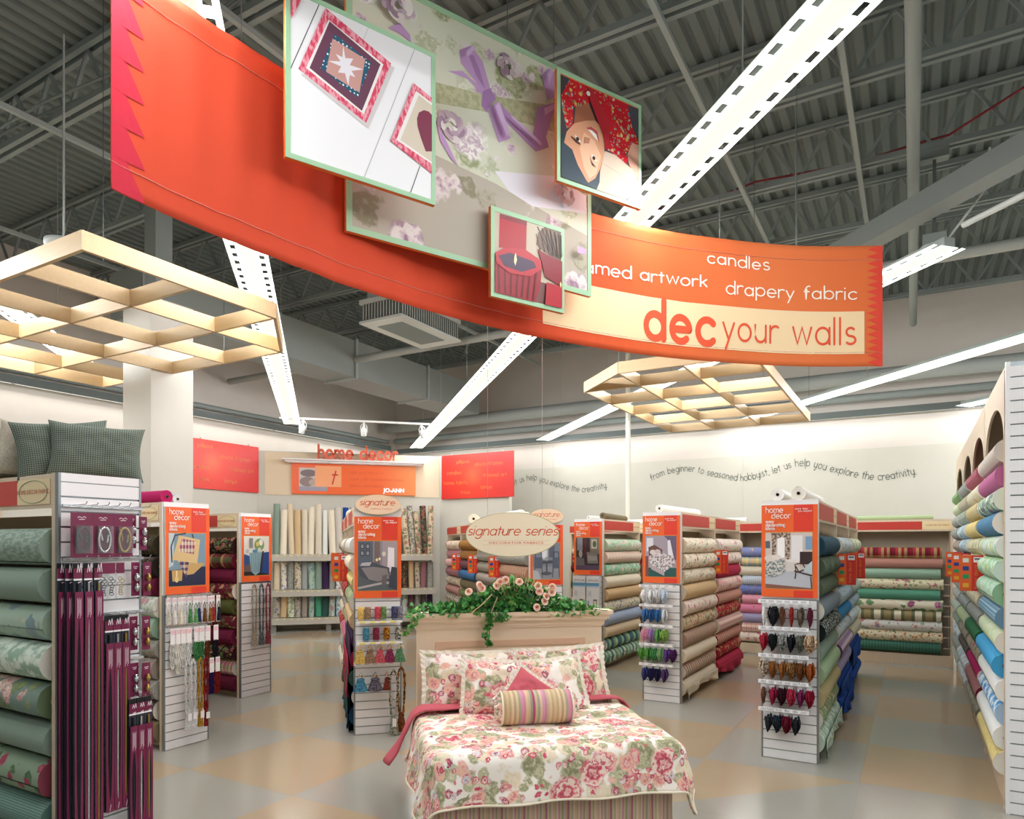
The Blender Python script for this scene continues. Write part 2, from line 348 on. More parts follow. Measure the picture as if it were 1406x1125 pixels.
for k in range(8):
    y = 1.98 + 1.5 * k
    t = thing('roof_joist', 'grey open-web steel roof joist, %s from the camera' % ORD[k], 'joist', (JX0, y, ZB), 0, 'parallel roof joists under the deck')
    ob('bottom_chord', chord, None, t); ob('top_chord', chord, None, t, (0, 0, ZTC - ZB))
    for q in range(int((JX1 - JX0) / pw)): ob('web_bar', wa, None, t, (q * pw, 0, 0)); ob('web_bar', wb, None, t, (q * pw, 0, 0))
for k, x in enumerate((-9.6, -6.9, -4.3, -1.6, -0.48)):
    tag(ob('bridging_bar', MB().bar((x, 1.5, ZB - .02), (x, 13.2, ZB - .02), .045), GREYL), 'thin grey bar bridging the roof joists, %s from the left wall' % ORD[k], 'bar', 'bridging bars across the joists')
def pipe(name, pts, r, m, label, cat='pipe', n=12): return tag(ob(name, MB().tube(pts, r, n), m), label, cat)
pipe('sprinkler_pipe', [(0.0, 1.5, 5.45), (0.0, 13.5, 5.45)], .055, GREYL, 'grey pipe running down the roof above the right aisle')
pipe('cross_pipe', [(XL + .1, 9.0, 4.9), (1.5, 9.0, 4.9)], .06, M('#A9ACA6', .6), 'pale grey pipe crossing the ceiling below the joists')
pipe('round_duct', [(XL + .3, 13.45, 4.62), (9, 13.45, 4.62)], .13, M('#A3A8A3', .6), 'fat round grey duct along the top of the back wall', 'duct', 16)
pipe('wall_pipe', [(XL + .3, 13.75, 4.33), (9, 13.75, 4.33)], .07, M('#8F9793', .6), 'thinner grey pipe under the round duct at the back wall')
pipe('wall_conduit', [(XL + .2, -3, 4.3), (XL + .2, 13.6, 4.3)], .05, M('#8F9793', .6), 'grey conduit along the top of the left wall')
pipe('red_cable', [(-4.5, 8.0, 5.66)] + [(-4.5 + .5 * i, 8.0 + .04 * math.sin(i * 1.7), 5.70 + .025 * math.sin(i * 2.3)) for i in range(1, 10)] + [(0.3, 7.95, 5.70), (.9, 7.9, 5.95), (1.8, 7.9, 6.1)], .012, M('#8C2B33', .5), 'thin red cable tied along a roof joist', 'cable', 6)
for k in range(4):
    pipe('grey_cable', [(XL, 3.35 + .05 * k, 5.72 + .02 * k)] + [(XL + i * .8, 3.38 + .05 * k + .05 * math.sin(i + k), 5.70 + .05 * math.sin(i * 1.3 + k * .8)) for i in range(1, 14)], .014, GREYP, 'grey cable looped along the joists above the left trellis, %s of four' % ORD[k], 'cable', 6)
t = thing('supply_duct', 'long boxy grey air duct under the roof near the corner', 'duct', (-8.6, 9.0, 4.6))
ob('duct_body', MB().box(-.35, .35, -3.8, 3.9, 0, .62), M('#8B918D', .6), t); ob('duct_flange', MB().box(-.38, .38, -.03, .03, -.03, .65), M('#9BA19C', .6), t); ob('duct_flange', MB().box(-.38, .38, 2.0, 2.06, -.03, .65), M('#9BA19C', .6), t)
tag(ob('diagonal_duct', MB().bar((-1.2, 9.1, 5.0), (3.0, 4.9, 5.0), .22, .2), M('#848B88', .6)), 'flat grey duct slanting across the ceiling at far right', 'duct')
t = thing('air_diffuser', 'boxy white air diffuser with louvred sides hanging from the roof', 'air diffuser', (-6.3, 8.05, 4.8))
WM = M('#C9CCC6', .55); ob('housing', MB().box(-.34, .34, -.68, .68, .03, .32), M('#5B6362', .7), t); ob('bottom_frame', MB().box(-.37, .37, -.71, .71, 0, .035).box(-.37, .37, -.71, .71, .27, .33), WM, t)
ob('intake_grille', MB().box(-.22, .22, -.5, .5, -.006, 0), M('#7C8583', .7), t); ob('plenum', MB().box(-.3, .3, -.62, .62, .33, 1.2), M('#A8ADA8', .6), t)
lv = MB().box(-.004, .004, -.006, .006, .05, .26).mesh('louvre', [WM])
for k in range(26): ob('louvre', lv, None, t, (.348, -.65 + k * .052, 0))
for k in range(13): ob('louvre', lv, None, t, (-.31 + k * .052, -.69, 0), (0, 0, math.pi / 2))
# ---------------------------------------------------------------- fluorescent rows with slotted reflectors
REFL = M('#E4ECE2', 0.5, emit=0.80, name='glowing_reflector'); CHAN = M('#9AA29D', .5)  # reflector's own glow stands in for tube light falling on it
SEG = 2.4
def seg_mesh(L):
    mb = MB(); ns = int(round(L / .15)); p = L / ns
    W = .15; a, b = .080, .120           # slot rows between a and b on each side
    for sgn in (-1, 1):
        mb.box(0, L, min(sgn*0, sgn*a), max(sgn*0, sgn*a), 0, .006); ed = sorted((sgn*b, sgn*W)); mb.box(0, L, ed[0], ed[1], 0, .006)
        for k in range(ns):
            ed = sorted((sgn*a, sgn*b)); mb.box(k * p, k * p + p * .45, ed[0], ed[1], 0, .006)
    return mb.mesh('reflector', [REFL])
seg_me = seg_mesh(SEG)
row_lab = ['far left behind the camera side', 'beyond the left trellis', 'above the left trellis and the column', 'passing the left side of the banner to the corner', 'passing behind the photo boards to the corner', 'ending at the sensor, above the right trellis',
           'right of the right trellis', 'at far right above the arched shelving', 'above the camera']
for r, (u, v0, v1) in enumerate(ROWS):
    if r in (0, 8): continue
    t = thing('strip_light', 'long white slotted fluorescent strip light ' + row_lab[r], 'strip light', ((u - v1) * S2, (u + v1) * S2, LIGHT_Z), math.radians(-45), 'diagonal rows of strip lights')
    n = int((v1 - v0) / SEG); rest = (v1 - v0) - n * SEG
    for k in range(n): ob('reflector', seg_me, None, t, (k * SEG, 0, 0))
    if rest > .3: ob('reflector', seg_mesh(rest), None, t, (n * SEG, 0, 0))
    ob('channel', MB().box(0, v1 - v0, -.05, .05, .006, .075), CHAN, t)
    for k in range(int((v1 - v0) / 2.4)): ob('hanger', MB().bar((1.2 + k * 2.4, 0, .07), (1.2 + k * 2.4, 0, ZT - LIGHT_Z), .006), CHAN, t)
def cove(label, loc, rot, L):
    t = thing('wall_lamp_strip', label, 'lamp strip', loc, rot)
    ob('valance', MB().box(0, L, -.02, .02, .0, .10).box(0, L, -.02, .16, .10, .12), M('#717A78', .5), t)
    tube = MB().tube([(.03, .07, .025), (2.37, .07, .025)], .018, 8).mesh('tube_lamp', [M('#F4F8F0', .4, emit=1.6)])
    for k in range(int(L / 2.4)): ob('tube_lamp', tube, None, t, (k * 2.4, 0, 0))
    return t
cove('slim lamp strip and valance along the top of the left wall', (XL + .28, -2.0, 4.08), math.pi / 2, 15.6)
cove('slim lamp strip and valance along the top of the back wall', (XL + .3, YB - .28, 4.02), 0, 19.2)
area('cove_lamp', (XL + .2, 5.8, 4.07), (0, math.radians(-12), math.radians(0)), .06, 15.6, COVE_POWER * 15.6, (1, .95, .88))
area('cove_lamp', (-2.0, YB - .2, 4.01), (math.radians(-12), 0, 0), 19.2, .06, COVE_POWER * 19.2, (1, .95, .88))
# track with three spotlights between two strip ends
t = thing('spot_track', 'white track with three small spotlights before the corner sign', 'track light', (-9.55, 8.9, 3.98), math.radians(45))
ob('track', MB().box(-.3, 2.55, -.02, .02, 0, .035), M('#E9E9E4', .4), t)
for k in range(3):
    s = ob('spotlight', MB().lathe([(.005, -.26), (.05, -.25), (.05, -.12), (.02, -.08), (.012, 0)], 12), M('#E2E3DE', .4), t, (.12 + 1.05 * k, 0, 0), (.25, .2 - .2 * k, 0))
    ob('yoke', MB().tube([(-.06, 0, -.18), (-.055, 0, -.07), (0, 0, 0), (.055, 0, -.07), (.06, 0, -.18)], .008, 6), M('#D9DAD5', .4), s)
t = thing('ceiling_sensor', 'white dome sensor hanging on a rod at the end of a strip light', 'sensor', (.18, 7.98, 4.60))
ob('rod', MB().bar((0, 0, .1), (0, 0, 1.0), .03), M('#59625F', .5), t); ob('box', MB().box(-.1, .1, -.09, .09, .06, .16).box(-.12, .12, -.06, .06, .9, 1.0), M('#87908C', .5), t); ob('dome', MB().lathe([(.005, -.09), (.05, -.08), (.06, -.03), (.13, 0), (.14, .03), (.12, .06), (.01, .07)], 20), M('#DDE0DA', .4), t)
ob('cable_loop', MB().tube([(.1, 0, .1), (.22, 0, .25), (.4, 0, .5), (.45, 0, .9)], .012, 6), M('#C7CBC6', .5), t)
tag(ob('conduit_rod', MB().tube([(.35, 6.7, 4.32), (1.3, 5.75, 4.32)], .025, 8), M('#D5D8D3', .4)), 'short white rod beside the ceiling sensor', 'rod')
t = thing('ceiling_dome', 'shallow grey dome hanging above the left trellis', 'dome', (-5.6, 2.9, 4.02))
ob('dome', MB().lathe([(.005, -.045), (.09, -.04), (.13, -.01), (.13, .02), (.02, .05)], 24), M('#A9AFAB', .5), t); ob('rod', MB().bar((0, 0, .04), (0, 0, 1.6), .012), GREYL, t)
# ---------------------------------------------------------------- column and pole
t = thing('column', 'square off-white column rising beside the left trellis', 'column', (-7.25, 4.75, 0)); ob('shaft', MB().box(-.25, .25, -.25, .25, .1, 4.38), paint('column_paint', '#C9C5BC'), t)
ob('base_trim', MB().box(-.26, .26, -.26, .26, 0, .1), M('#8A857B', .5), t); ob('steel_core', MB().box(-.1, .1, -.1, .1, 4.38, ZT), GREYP, t)
t = thing('steel_pole', 'slim white steel pole in front of the lettered back wall', 'pole', (-4.55, 12.2, 0)); ob('shaft', MB().tube([(0, 0, .02), (0, 0, ZT)], .045, 14), M('#DEDACB', .5), t); ob('base_plate', MB().box(-.12, .12, -.12, .12, 0, .02), GREYP, t)
# ---------------------------------------------------------------- hanging maple trellises
def wood(name, c1, c2, sc=1.0, rough=0.45, stretch=(1, 12, 12)):
    t = NT(name, rough, 0.35); co = t.vmath('MULTIPLY', t.co('Object'), stretch); n = t.noise(co, 3.0 * sc, 4.0, 0.6)
    return t.base(t.mix(n.outputs[0], lin(c1), lin(c2)))
MAPLE = wood('maple', '#D9BE94', '#CAA97C'); MAPLE2 = wood('maple_panel', '#DCCBB4', '#CDB99E', 1.0, .5, (12, 12, 1)); BEDWOOD = wood('bed_maple', '#F6DFC4', '#EDD0B0', 1.0, .42, (2, 12, 12))
def trellis(label, bars, wires):
    t = thing('hanging_trellis', label, 'trellis', (0, 0, 3.6))
    for k, (p, q) in enumerate(bars): ob('lattice_bar', MB().bar((p[0], p[1], .062), (q[0], q[1], .062), .028, .125), MAPLE, t)
    for (x, y) in wires: ob('hanging_wire', MB().bar((x, y, .1), (x, y, ZT - 3.6), .004), M('#5A625F', .5, .6), t)
x0, x1, x2, x3 = -3.48, -2.78, -2.08, -1.36; ys = [7.16, 7.84, 8.68, 9.52, 10.42, 11.34]; e = .014
bars = [((x1, ys[0]), (x3 + e, ys[0])), ((x1, ys[0]), (x0, ys[1])), ((x0, ys[1]), (x0, ys[5] + e)), ((x3, ys[0] + e), (x3, ys[5] + e)), ((x0 + e, ys[5]), (x3 - e, ys[5]))]
bars += [((x, ys[0] + e), (x, ys[5] - e)) for x in (x1, x2)]
xs = [x0, x1, x2, x3]
for y in ys[1:5]: bars += [((xs[q] + e, y), (xs[q + 1] - e, y)) for q in range(3)]
trellis('hexagonal maple lattice hanging from the ceiling at right, under the banner', bars, [(x1, ys[0]), (x3, ys[0]), (x0, ys[5]), (x3, ys[5])])
y0, y1, y2, y3 = 2.47, 3.24, 4.0, 4.74; xs = [-4.55, -5.3, -6.14, -6.98, -7.75, -8.3]
bars = [((xs[0], y0 - e), (xs[0], y2)), ((xs[0], y2), (xs[1], y3)), ((xs[1], y3), (xs[3] - e, y3)), ((xs[0] - e, y0), (xs[5] - e, y0)), ((xs[5], y0 + e), (xs[5], y3 + e)), ((xs[5] + e, y3), (-7.56, y3))]
bars += [((xs[q] - e, y), (xs[q + 1] + e, y)) for y in (y1, y2) for q in range(5)]
for q in (1, 2, 3): bars += [((xs[q], a + e), (xs[q], b - e)) for a, b in ((y0, y1), (y1, y2), (y2, y3))]
bars += [((xs[4], a + e), (xs[4], b - e)) for a, b in ((y0, y1), (y1, y2), (y2, y3))]
trellis('large maple lattice hanging from the ceiling at left, notched around the column', bars, [(xs[0] - .3, y0 + .3), (xs[5], y0), (xs[2], y3)])
# ================================================================ the big banner and the photo boards hung before it
BP = [(-2.49,1.45),(-2.5,1.72),(-2.47,2.10),(-2.40,2.65),(-2.21,3.32),(-1.92,3.95),(-1.52,4.57),(-1.12,5.0),(-.70,5.36),(-.19,5.65)]
def catmull(P, n=20):
    out = []
    for i in range(len(P) - 1):
        p0, p1, p2, p3 = P[max(i-1, 0)], P[i], P[i+1], P[min(i+2, len(P)-1)]
        for k in range(n):
            t = k / n
            out.append(tuple(.5*(2*p1[c]+(p2[c]-p0[c])*t+(2*p0[c]-5*p1[c]+4*p2[c]-p3[c])*t*t+(3*p1[c]-p0[c]-3*p2[c]+p3[c])*t**3) for c in range(len(p1))))
    return out + [P[-1]]
BC = catmull(BP); BS = [0.0]
for a, b in zip(BC, BC[1:]): BS.append(BS[-1] + math.hypot(b[0]-a[0], b[1]-a[1]))
BL = BS[-1]; BZ0, BZ1 = 3.016, 3.88
def bcurve(s):
    s = min(max(s, 0), BL - 1e-6); i = max(k for k in range(len(BS)) if BS[k] <= s); f = (s - BS[i]) / (BS[i+1] - BS[i]); a, b = BC[i], BC[i+1]
    tx, ty = b[0]-a[0], b[1]-a[1]; L = math.hypot(tx, ty); return a[0]+tx*f, a[1]+ty*f, ty/L, -tx/L     # point and normal towards the camera
def ban(s, z, off=0.0):
    x, y, nx, ny = bcurve(s); v = (z - BZ0) / (BZ1 - BZ0); left = max(0.0, 1 - s / 2.6)
    r = (0.005 + 0.034 * left) * noise.noise(Vector((s * 6.0, 0.3 * v, 1.0))) * (0.35 + math.sin(math.pi * min(max(v, 0), 1)) * .65)
    r += 0.0035 * noise.noise(Vector((s * 26.0, 4.0 * v, 5.0))) * (1 if (v < .12 or v > .88) else .35)
    return (x + nx * (r + off), y + ny * (r + off), z)
t = NT('banner_cloth', 0.75, 0.2); uv = t.co(); sp = t.sep(uv)
cb = t.ramp(t.math('DIVIDE', sp[0], BL), [(0.0, '#CF4A30'), (0.45, '#DA4D2E'), (0.62, '#E26034'), (0.85, '#EE7E48'), (1.0, '#E87440')], 'LINEAR'); nn = t.noise(uv, 300, 1.0); t.bump(nn.outputs[0], .1, .001); BANNER = t.base(cb)
bt = thing('fabric_banner', 'long curved orange fabric banner lettered with decorating words', 'banner')
mb = MB(); nS, nZ = 220, 22
mb.grid(lambda u, v: ban(u * BL, BZ0 + v * (BZ1 - BZ0)), nS, nZ, 0, lambda u, v: (u * BL, v)); o = ob('cloth', mb, BANNER, bt); o.modifiers.new('thick', 'SOLIDIFY').thickness = .002
# stitched hems
for zz_ in (BZ0 + .10, BZ1 - .10):
    ob('hem_stitch', MB().tube([ban(BL * k / 160, zz_, .0025) for k in range(161)], .0018, 4), M('#D98A7C', .7), bt)
mb = MB(); RED = M('#C42038', .75)
def zig(s_edge, sgn, wd, pitch, z0, z1):
    n = int(round((z1 - z0) / pitch)); p = (z1 - z0) / n
    for k in range(n):
        a, b = z0 + k * p, z0 + (k + 1) * p
        for q in range(4):
            za, zb_ = a + p * q / 4, a + p * (q + 1) / 4; wq = lambda h: wd * (.55 + .6 * (1 - (h - a) / p))
            if sgn < 0: wq = lambda h: wd * (.30 + .8 * (1 - abs((h - a) / p - .5) * 2))
            for w in range(3):
                pts = [(s_edge + sgn * wq(za) * w / 3, za), (s_edge + sgn * wq(za) * (w + 1) / 3, za), (s_edge + sgn * wq(zb_) * (w + 1) / 3, zb_), (s_edge + sgn * wq(zb_) * w / 3, zb_)]
                mb.add([ban(s_, z_, .003) for s_, z_ in pts], [(0, 1, 2, 3)])
zig(0, 1, .115, .115, BZ0 + .002, BZ1 - .002); ob('zigzag_border', mb, RED, bt)
mb = MB(); zig(BL, -1, .10, .052, BZ0 + .002, BZ1 - .002); ob('zigzag_border', mb, M('#EC4A38', .75), bt)
mb = MB(); mb.grid(lambda u, v: ban(2.46 + u * 2.475, 3.105 + v * .305, .003), 90, 10); ob('cream_band', mb, M('#FBDCAE', .75), bt)
def btext(name, txt, s0, z0, s1, h, wt, m, dz=0.0, jit=0.0, gap=.34, off=.005):
    """one part per word"""
    le, W = stroke_text(txt, h, wt, gap=gap, jitter=jit); k = (s1 - s0) / W; word = []
    for ch, l in zip(txt + ' ', le + [(0, [])]):
        if ch != ' ': word.append(l); continue
        mb = MB(); stroke_mesh(mb, word, wt, lambda x, y: ban(s0 + x * k, z0 + y + dz * x / W, off)); ob(name, mb, m, bt); word = []
WL = M('#FFF3E2', .7); OL = M('#EE5A36', .7)
btext('white_word', 'candles', 3.755, 3.70, 4.235, .052, .0095, WL, -.01, .08); btext('white_word', 'framed artwork', 2.66, 3.485, 3.75, .05, .0095, WL, .05, .09); btext('white_word', 'drapery fabric', 3.90, 3.50, 4.88, .056, .0095, WL, 0, .08)
btext('orange_word', 'dec', 3.27, 3.135, 3.80, .165, .050, OL, gap=.46); btext('orange_word', 'your walls', 3.875, 3.175, 4.87, .118, .018, OL, gap=.36)
for s in (.9, 2.2, 3.85, 4.45): p = ban(s, BZ1); ob('hanging_wire', MB().bar(p, (p[0], p[1], ZT), .004), M('#6B726F', .5, .5), bt)
# ---- boards: name, left corner, heading, z0, w, h
GREEN = M('#A9CFA9', .5); ORE = M('#E2762E', .6)
def board(name, label, x, y, deg, z0, w, h, rim, hang=False):
    t = thing(name, label, 'photo board', (x, y, z0), math.radians(deg), 'photo boards hung before the banner')
    ob('board', MB().box(0, w, .0, .022, 0, h), ORE, t); mb = MB()
    for a in ((0, w, 0, rim), (0, w, h - rim, h), (0, rim, rim, h - rim), (w - rim, w, rim, h - rim)): mb.box(a[0], a[1], -.004, 0, a[2], a[3])
    ob('green_border', mb, GREEN, t)
    for k in (.18, .82):
        if hang: ob('hanging_wire', MB().bar((w * k, .01, h), (w * k, .01, ZT - z0), .003), M('#6B726F', .5, .5), t)
    if not hang: ob('standoff', MB().box(w * .75, w * .85, .022, .06, h * .3, h * .6), ORE, t)
    return t, Print(0, 0, w, h, -.001)
# quilt pictures
t, P = board('photo_board', 'white photo board of framed star quilt squares', -2.324, 2.100, 65.9, 3.397, .732, .738, .022)
P.rect(.03, .03, .97, .97, '#F3F0F2')
P.line([(.202, .97), (.03, .52)], .004, '#5A5A5E'); P.line([(.52, .97), (.31, .42)], .002, '#C9C6C9'); P.line([(.845, .97), (.492, .031)], .0025, '#A8A5A9'); P.line([(.884, .224), (.815, .03)], .004, '#55555A')
P.poly([(.09, .51), (.52, .34), (.70, .79), (.66, .80)], '#D8CFD0'); P.poly([(.241, .966), (.676, .808), (.504, .371), (.076, .536)], '#E0647A')
PK = fab_tweed('#DB4A66', '#EFA6B2', 22, .5, (3, 1, 1)); P.poly([(.241, .966), (.676, .808), (.504, .371), (.076, .536)], PK)
P.poly([(.26, .903), (.621, .78), (.488, .417), (.121, .559)], '#F4EEEA'); P.poly([(.266, .896), (.601, .772), (.475, .434), (.142, .567)], '#6E4358')
DOT = NT('dotted_teal', .7); v_ = DOT.voro(DOT.co(), 55, rnd=.3); DOT.base(DOT.mix(DOT.math('LESS_THAN', v_.outputs['Distance'], .25), lin('#2E5E76'), lin('#E8EEF0')))
P.poly([(.297, .833), (.538, .756), (.446, .505), (.208, .593)], DOT.m); P.poly([(.284, .799), (.497, .762), (.458, .54), (.244, .584)], '#CC9A92')
P.poly([(.351,.787),(.366,.715),(.417,.732),(.394,.684),(.482,.692),(.406,.653),(.43,.623),(.394,.624),(.385,.555),(.363,.622),(.319,.609),(.338,.653),(.257,.654),(.334,.682),(.305,.715),(.347,.713)], '#ECE6EC')
P.poly([(.834, .744), (.97, .70), (.97, .20), (.669, .313)], PK); P.poly([(.852, .699), (.97, .665), (.97, .262), (.71, .333)], '#F4EEEA'); P.poly([(.873, .681), (.97, .648), (.97, .275), (.738, .342)], '#DCCDBA')
P.poly([(.924,.329),(.888,.405),(.862,.473),(.859,.523),(.873,.566),(.91,.595),(.946,.599),(.97,.585),(.97,.345)], '#843A50'); P.poly([(.03, .97), (.103, .97), (.03, .80)], PK); P.done('photo_print', t)
# floral cloth with ribbons
t, P = board('photo_board', 'largest photo board, floral cloth tied with lilac ribbon', -2.395, 2.544, 65.0, 3.27, 1.583, 1.321, .03, True)
P.rect(.02, .023, .98, .977, painterly('lilac_rose_cloth', '#DADBC8', [(5.0, .5, (.3, .9, 0), .8, ['#C9CCB2', '#D6D7C0', '#B9BE9E', '#E2E1CF'], 1.0), (4.0, .42, (.1, .2, 0), .7, ['#AEB58E', '#C2C7A4', '#98A078', '#D3D4B8'], 2.0), (3.4, .42, (0, 0, 0), .6, ['#F1EBE8', '#D9C6CE', '#B497AA', '#EDE3E2', '#C4ABBA', '#F4EFEA'], 2.6), (9.0, .36, (.5, .4, 0), .35, ['#A888A0', '#D3BDC8', '#E9DFE0'], 2.0)], 6.0, .11))
P.poly([(.02, .023), (.98, .023), (.98, .28), (.55, .37), (.30, .40), (.02, .42)], painterly('tapestry_cloth', '#BFB6A8', [(4.5, .42, (.3, .1, 0), .6, ['#A8A08C', '#B9B2A0', '#9A937C'], 2.0), (3.4, .40, (.2, .3, 0), .6, ['#E0CFD0', '#B79CAC', '#9C8092', '#D4BEC4', '#E9DEDA'], 2.4)], 6.0, .12))
P.poly([(.548,.422),(.825,.50),(.975,.464),(.975,.381),(.715,.328),(.611,.357)], '#ECE8F0'); P.poly([(.313,.69),(.498,.724),(.825,.815),(.825,.696),(.511,.656),(.313,.607)], fab_tweed('#C3C29F', '#AEB08B', 30))
LIL, LIL2 = '#C39CCB', '#A87FB2'
P.poly([(.404,.863),(.45,.904),(.498,.86),(.529,.763),(.511,.73),(.462,.769),(.409,.812)], LIL); P.poly([(.44,.86),(.46,.868),(.485,.82),(.508,.75),(.47,.79)], LIL2); P.poly([(.358,.755),(.415,.782),(.511,.742),(.498,.718),(.439,.759)], '#C9A2D2')
P.poly([(.498,.737),(.529,.763),(.554,.73),(.511,.656),(.492,.673)], LIL2); P.poly([(.517,.671),(.56,.72),(.617,.587),(.566,.548)], LIL); P.poly([(.56,.72),(.715,.639),(.735,.77),(.832,.838),(.776,.657),(.79,.616),(.729,.573),(.591,.652)], '#B78FC0')
P.poly([(.756,.922),(.79,.968),(.818,.964),(.825,.855),(.783,.823)], LIL); P.poly([(.313,.537),(.346,.479),(.398,.386),(.369,.405),(.329,.461)], LIL); P.poly([(.14,.817),(.179,.857),(.215,.83),(.221,.803),(.205,.807),(.179,.817)], LIL)
for u, v, r in ((.37, .54, .06), (.6, .88, .05), (.86, .42, .05), (.16, .9, .06)):
    rg = random.Random(int(u * 1000))
    for ring, (rr, n_) in enumerate(((1.0, 9), (.72, 8), (.42, 6))):
        for k in range(n_):
            a_ = k * 2.4 + ring + rg.uniform(-.3, .3); q = r * rr * rg.uniform(.55, .8); s_ = r * rr * rg.uniform(.5, .8); cu, cv = u + q * math.cos(a_), v + q * 1.15 * math.sin(a_)
            P.poly([(cu + s_ * .62 * math.cos(j_ * .45) * math.cos(a_ + 1.2) - s_ * .36 * math.sin(j_ * .45) * math.sin(a_ + 1.2), cv + 1.2 * (s_ * .62 * math.cos(j_ * .45) * math.sin(a_ + 1.2) + s_ * .36 * math.sin(j_ * .45) * math.cos(a_ + 1.2))) for j_ in range(14)], rg.choice(('#E4DAD8', '#D2C3C8', '#BFA5B4', '#EEE7E2', '#C9B4BE', '#A58A9E')))
for q_ in ([(.415,.845),(.445,.885),(.455,.88),(.425,.83)], [(.535,.675),(.552,.70),(.60,.585),(.585,.57)], [(.60,.67),(.72,.615),(.74,.60),(.735,.59),(.61,.655)], [(.75,.76),(.81,.81),(.80,.78),(.755,.73)], [(.765,.915),(.788,.955),(.792,.94),(.775,.87)]): P.poly(q_, '#D3B3DA')
P.poly([(.911,.204),(.955,.197),(.948,.174),(.911,.171)], LIL); P.done('photo_print', t)
# smiling person lying down, seen upside down
t, P = board('photo_board', 'photo board of a smiling person in a red floral shirt', -1.731, 3.514, 62.4, 3.781, .633, .631, .022)
P.rect(.04, .04, .97, .955, '#4A4148'); P.poly([(.142,.955),(.831,.955),(.882,.762),(.97,.64),(.97,.42),(.831,.484),(.814,.362),(.678,.426),(.554,.453),(.529,.687),(.368,.837),(.368,.786),(.18,.711),(.173,.548),(.111,.491),(.051,.68),(.051,.778)], fab_floral('#C9232F', ['#E9D9C9', '#3E6E86', '#D8B35A'], ['#6F7A4A', '#A8B0A0'], 26, .6, .3, .3, False))
P.poly([(.204,.713),(.352,.806),(.44,.669),(.321,.60),(.188,.552)], '#A8664A'); P.poly([(.831,.955),(.97,.955),(.97,.66),(.882,.762)], '#4C4A55')
P.poly([(.882,.605),(.97,.61),(.97,.264),(.848,.385),(.822,.469)], '#D9A08A'); P.poly([(.546,.425),(.678,.426),(.882,.355),(.97,.251),(.969,.182),(.805,.04),(.448,.04),(.481,.189)], '#CDB6A2'); P.poly([(.969,.195),(.97,.04),(.82,.04)], '#D8A68E'); P.line([(.53, .30), (.7, .27), (.95, .16)], .004, '#B49A86')
P.poly([(.188,.565),(.321,.633),(.432,.669),(.497,.639),(.546,.514),(.538,.397),(.489,.242),(.432,.137),(.352,.071),(.258,.151),(.165,.322),(.074,.356),(.104,.464)], '#D69A78'); P.poly([(.30,.52),(.42,.48),(.50,.36),(.44,.18),(.36,.11),(.30,.20),(.25,.36)], '#E7B595')
P.poly([(.043,.408),(.089,.459),(.074,.356),(.165,.322),(.227,.204),(.344,.069),(.432,.137),(.489,.23),(.481,.113),(.448,.04),(.043,.04)], '#3A4650')
P.poly([(.325,.569),(.384,.596),(.456,.575),(.481,.481),(.44,.519),(.392,.542)], '#B8484C'); P.poly([(.344,.561),(.392,.565),(.44,.545),(.466,.488),(.420,.512),(.376,.540)], '#F4ECE6')
for e, br in (((.228, .440), [(.15, .441), (.242, .408), (.262, .388), (.227, .391), (.157, .425)]), ((.415, .322), [(.36, .319), (.392, .271), (.44, .235), (.392, .246)])):
    P.poly([(e[0] - .04, e[1] + .026), (e[0] + .005, e[1] + .010), (e[0] + .038, e[1] - .024), (e[0], e[1] - .026), (e[0] - .03, e[1] + .0)], '#EFE6E2'); P.ell(e[0] - .003, e[1] - .006, .018, .018, '#3A2C2C'); P.poly(br, '#4A332E')
P.poly([(.305,.477),(.368,.484),(.352,.429),(.297,.419)], '#BE8063'); P.poly([(.337,.939),(.392,.946),(.595,.722),(.595,.465),(.546,.437),(.529,.547),(.448,.687),(.368,.824)], '#B51F2B'); P.ell(.345, .885, .022, .022, '#E8DFD8'); P.done('photo_print', t)
# candles
t, P = board('photo_board', 'smallest photo board, red candles in a fluted bowl', -2.000, 3.244, 64.4, 3.098, .511, .494, .024)
P.rect(.045, .045, .965, .955, '#C9B7A2'); P.rect(.045, .045, .965, .30, '#7A4A46'); P.poly([(.114,.942),(.472,.95),(.464,.618),(.103,.562)], '#B5222E'); P.poly([(.114,.942),(.472,.95),(.474,.90),(.114,.89)], '#8C3038')
P.poly([(.601,.719),(.633,.864),(.715,.950),(.965,.950),(.965,.604),(.736,.65)], '#7A5A46')
for k in range(6): P.line([(.62 + .06 * k, .93), (.80 + .03 * k, .64)], .006, '#2E2420'); P.line([(.66 + .06 * k, .66), (.60 + .07 * k, .84 + .015 * k)], .005, '#35281F')
P.poly([(.613,.671),(.736,.633),(.965,.604),(.965,.30),(.715,.371),(.674,.533)], '#8E1626'); P.poly([(.045,.416),(.314,.315),(.674,.447),(.654,.255),(.584,.045),(.045,.045)], '#A01727')
for k in range(7): P.line([(.09 + .085 * k, .36 + .008 * k), (.10 + .075 * k, .06)], .012, '#6E0F1C')
P.poly([(.047,.483),(.16,.57),(.432,.617),(.654,.545),(.674,.447),(.512,.325),(.237,.297),(.065,.373)], '#C22A38'); P.poly([(.084,.459),(.237,.529),(.552,.504),(.593,.445),(.393,.349),(.16,.362)], '#4E3350'); P.poly([(.736,.307),(.959,.303),(.959,.045),(.715,.045)], '#B81E2C')
P.poly([(.295,.51),(.314,.545),(.328,.467),(.306,.396),(.287,.441)], '#FCE7B0'); P.poly([(.925,.331),(.938,.358),(.951,.319),(.934,.28)], '#FCE7B0'); P.done('photo_print', t)
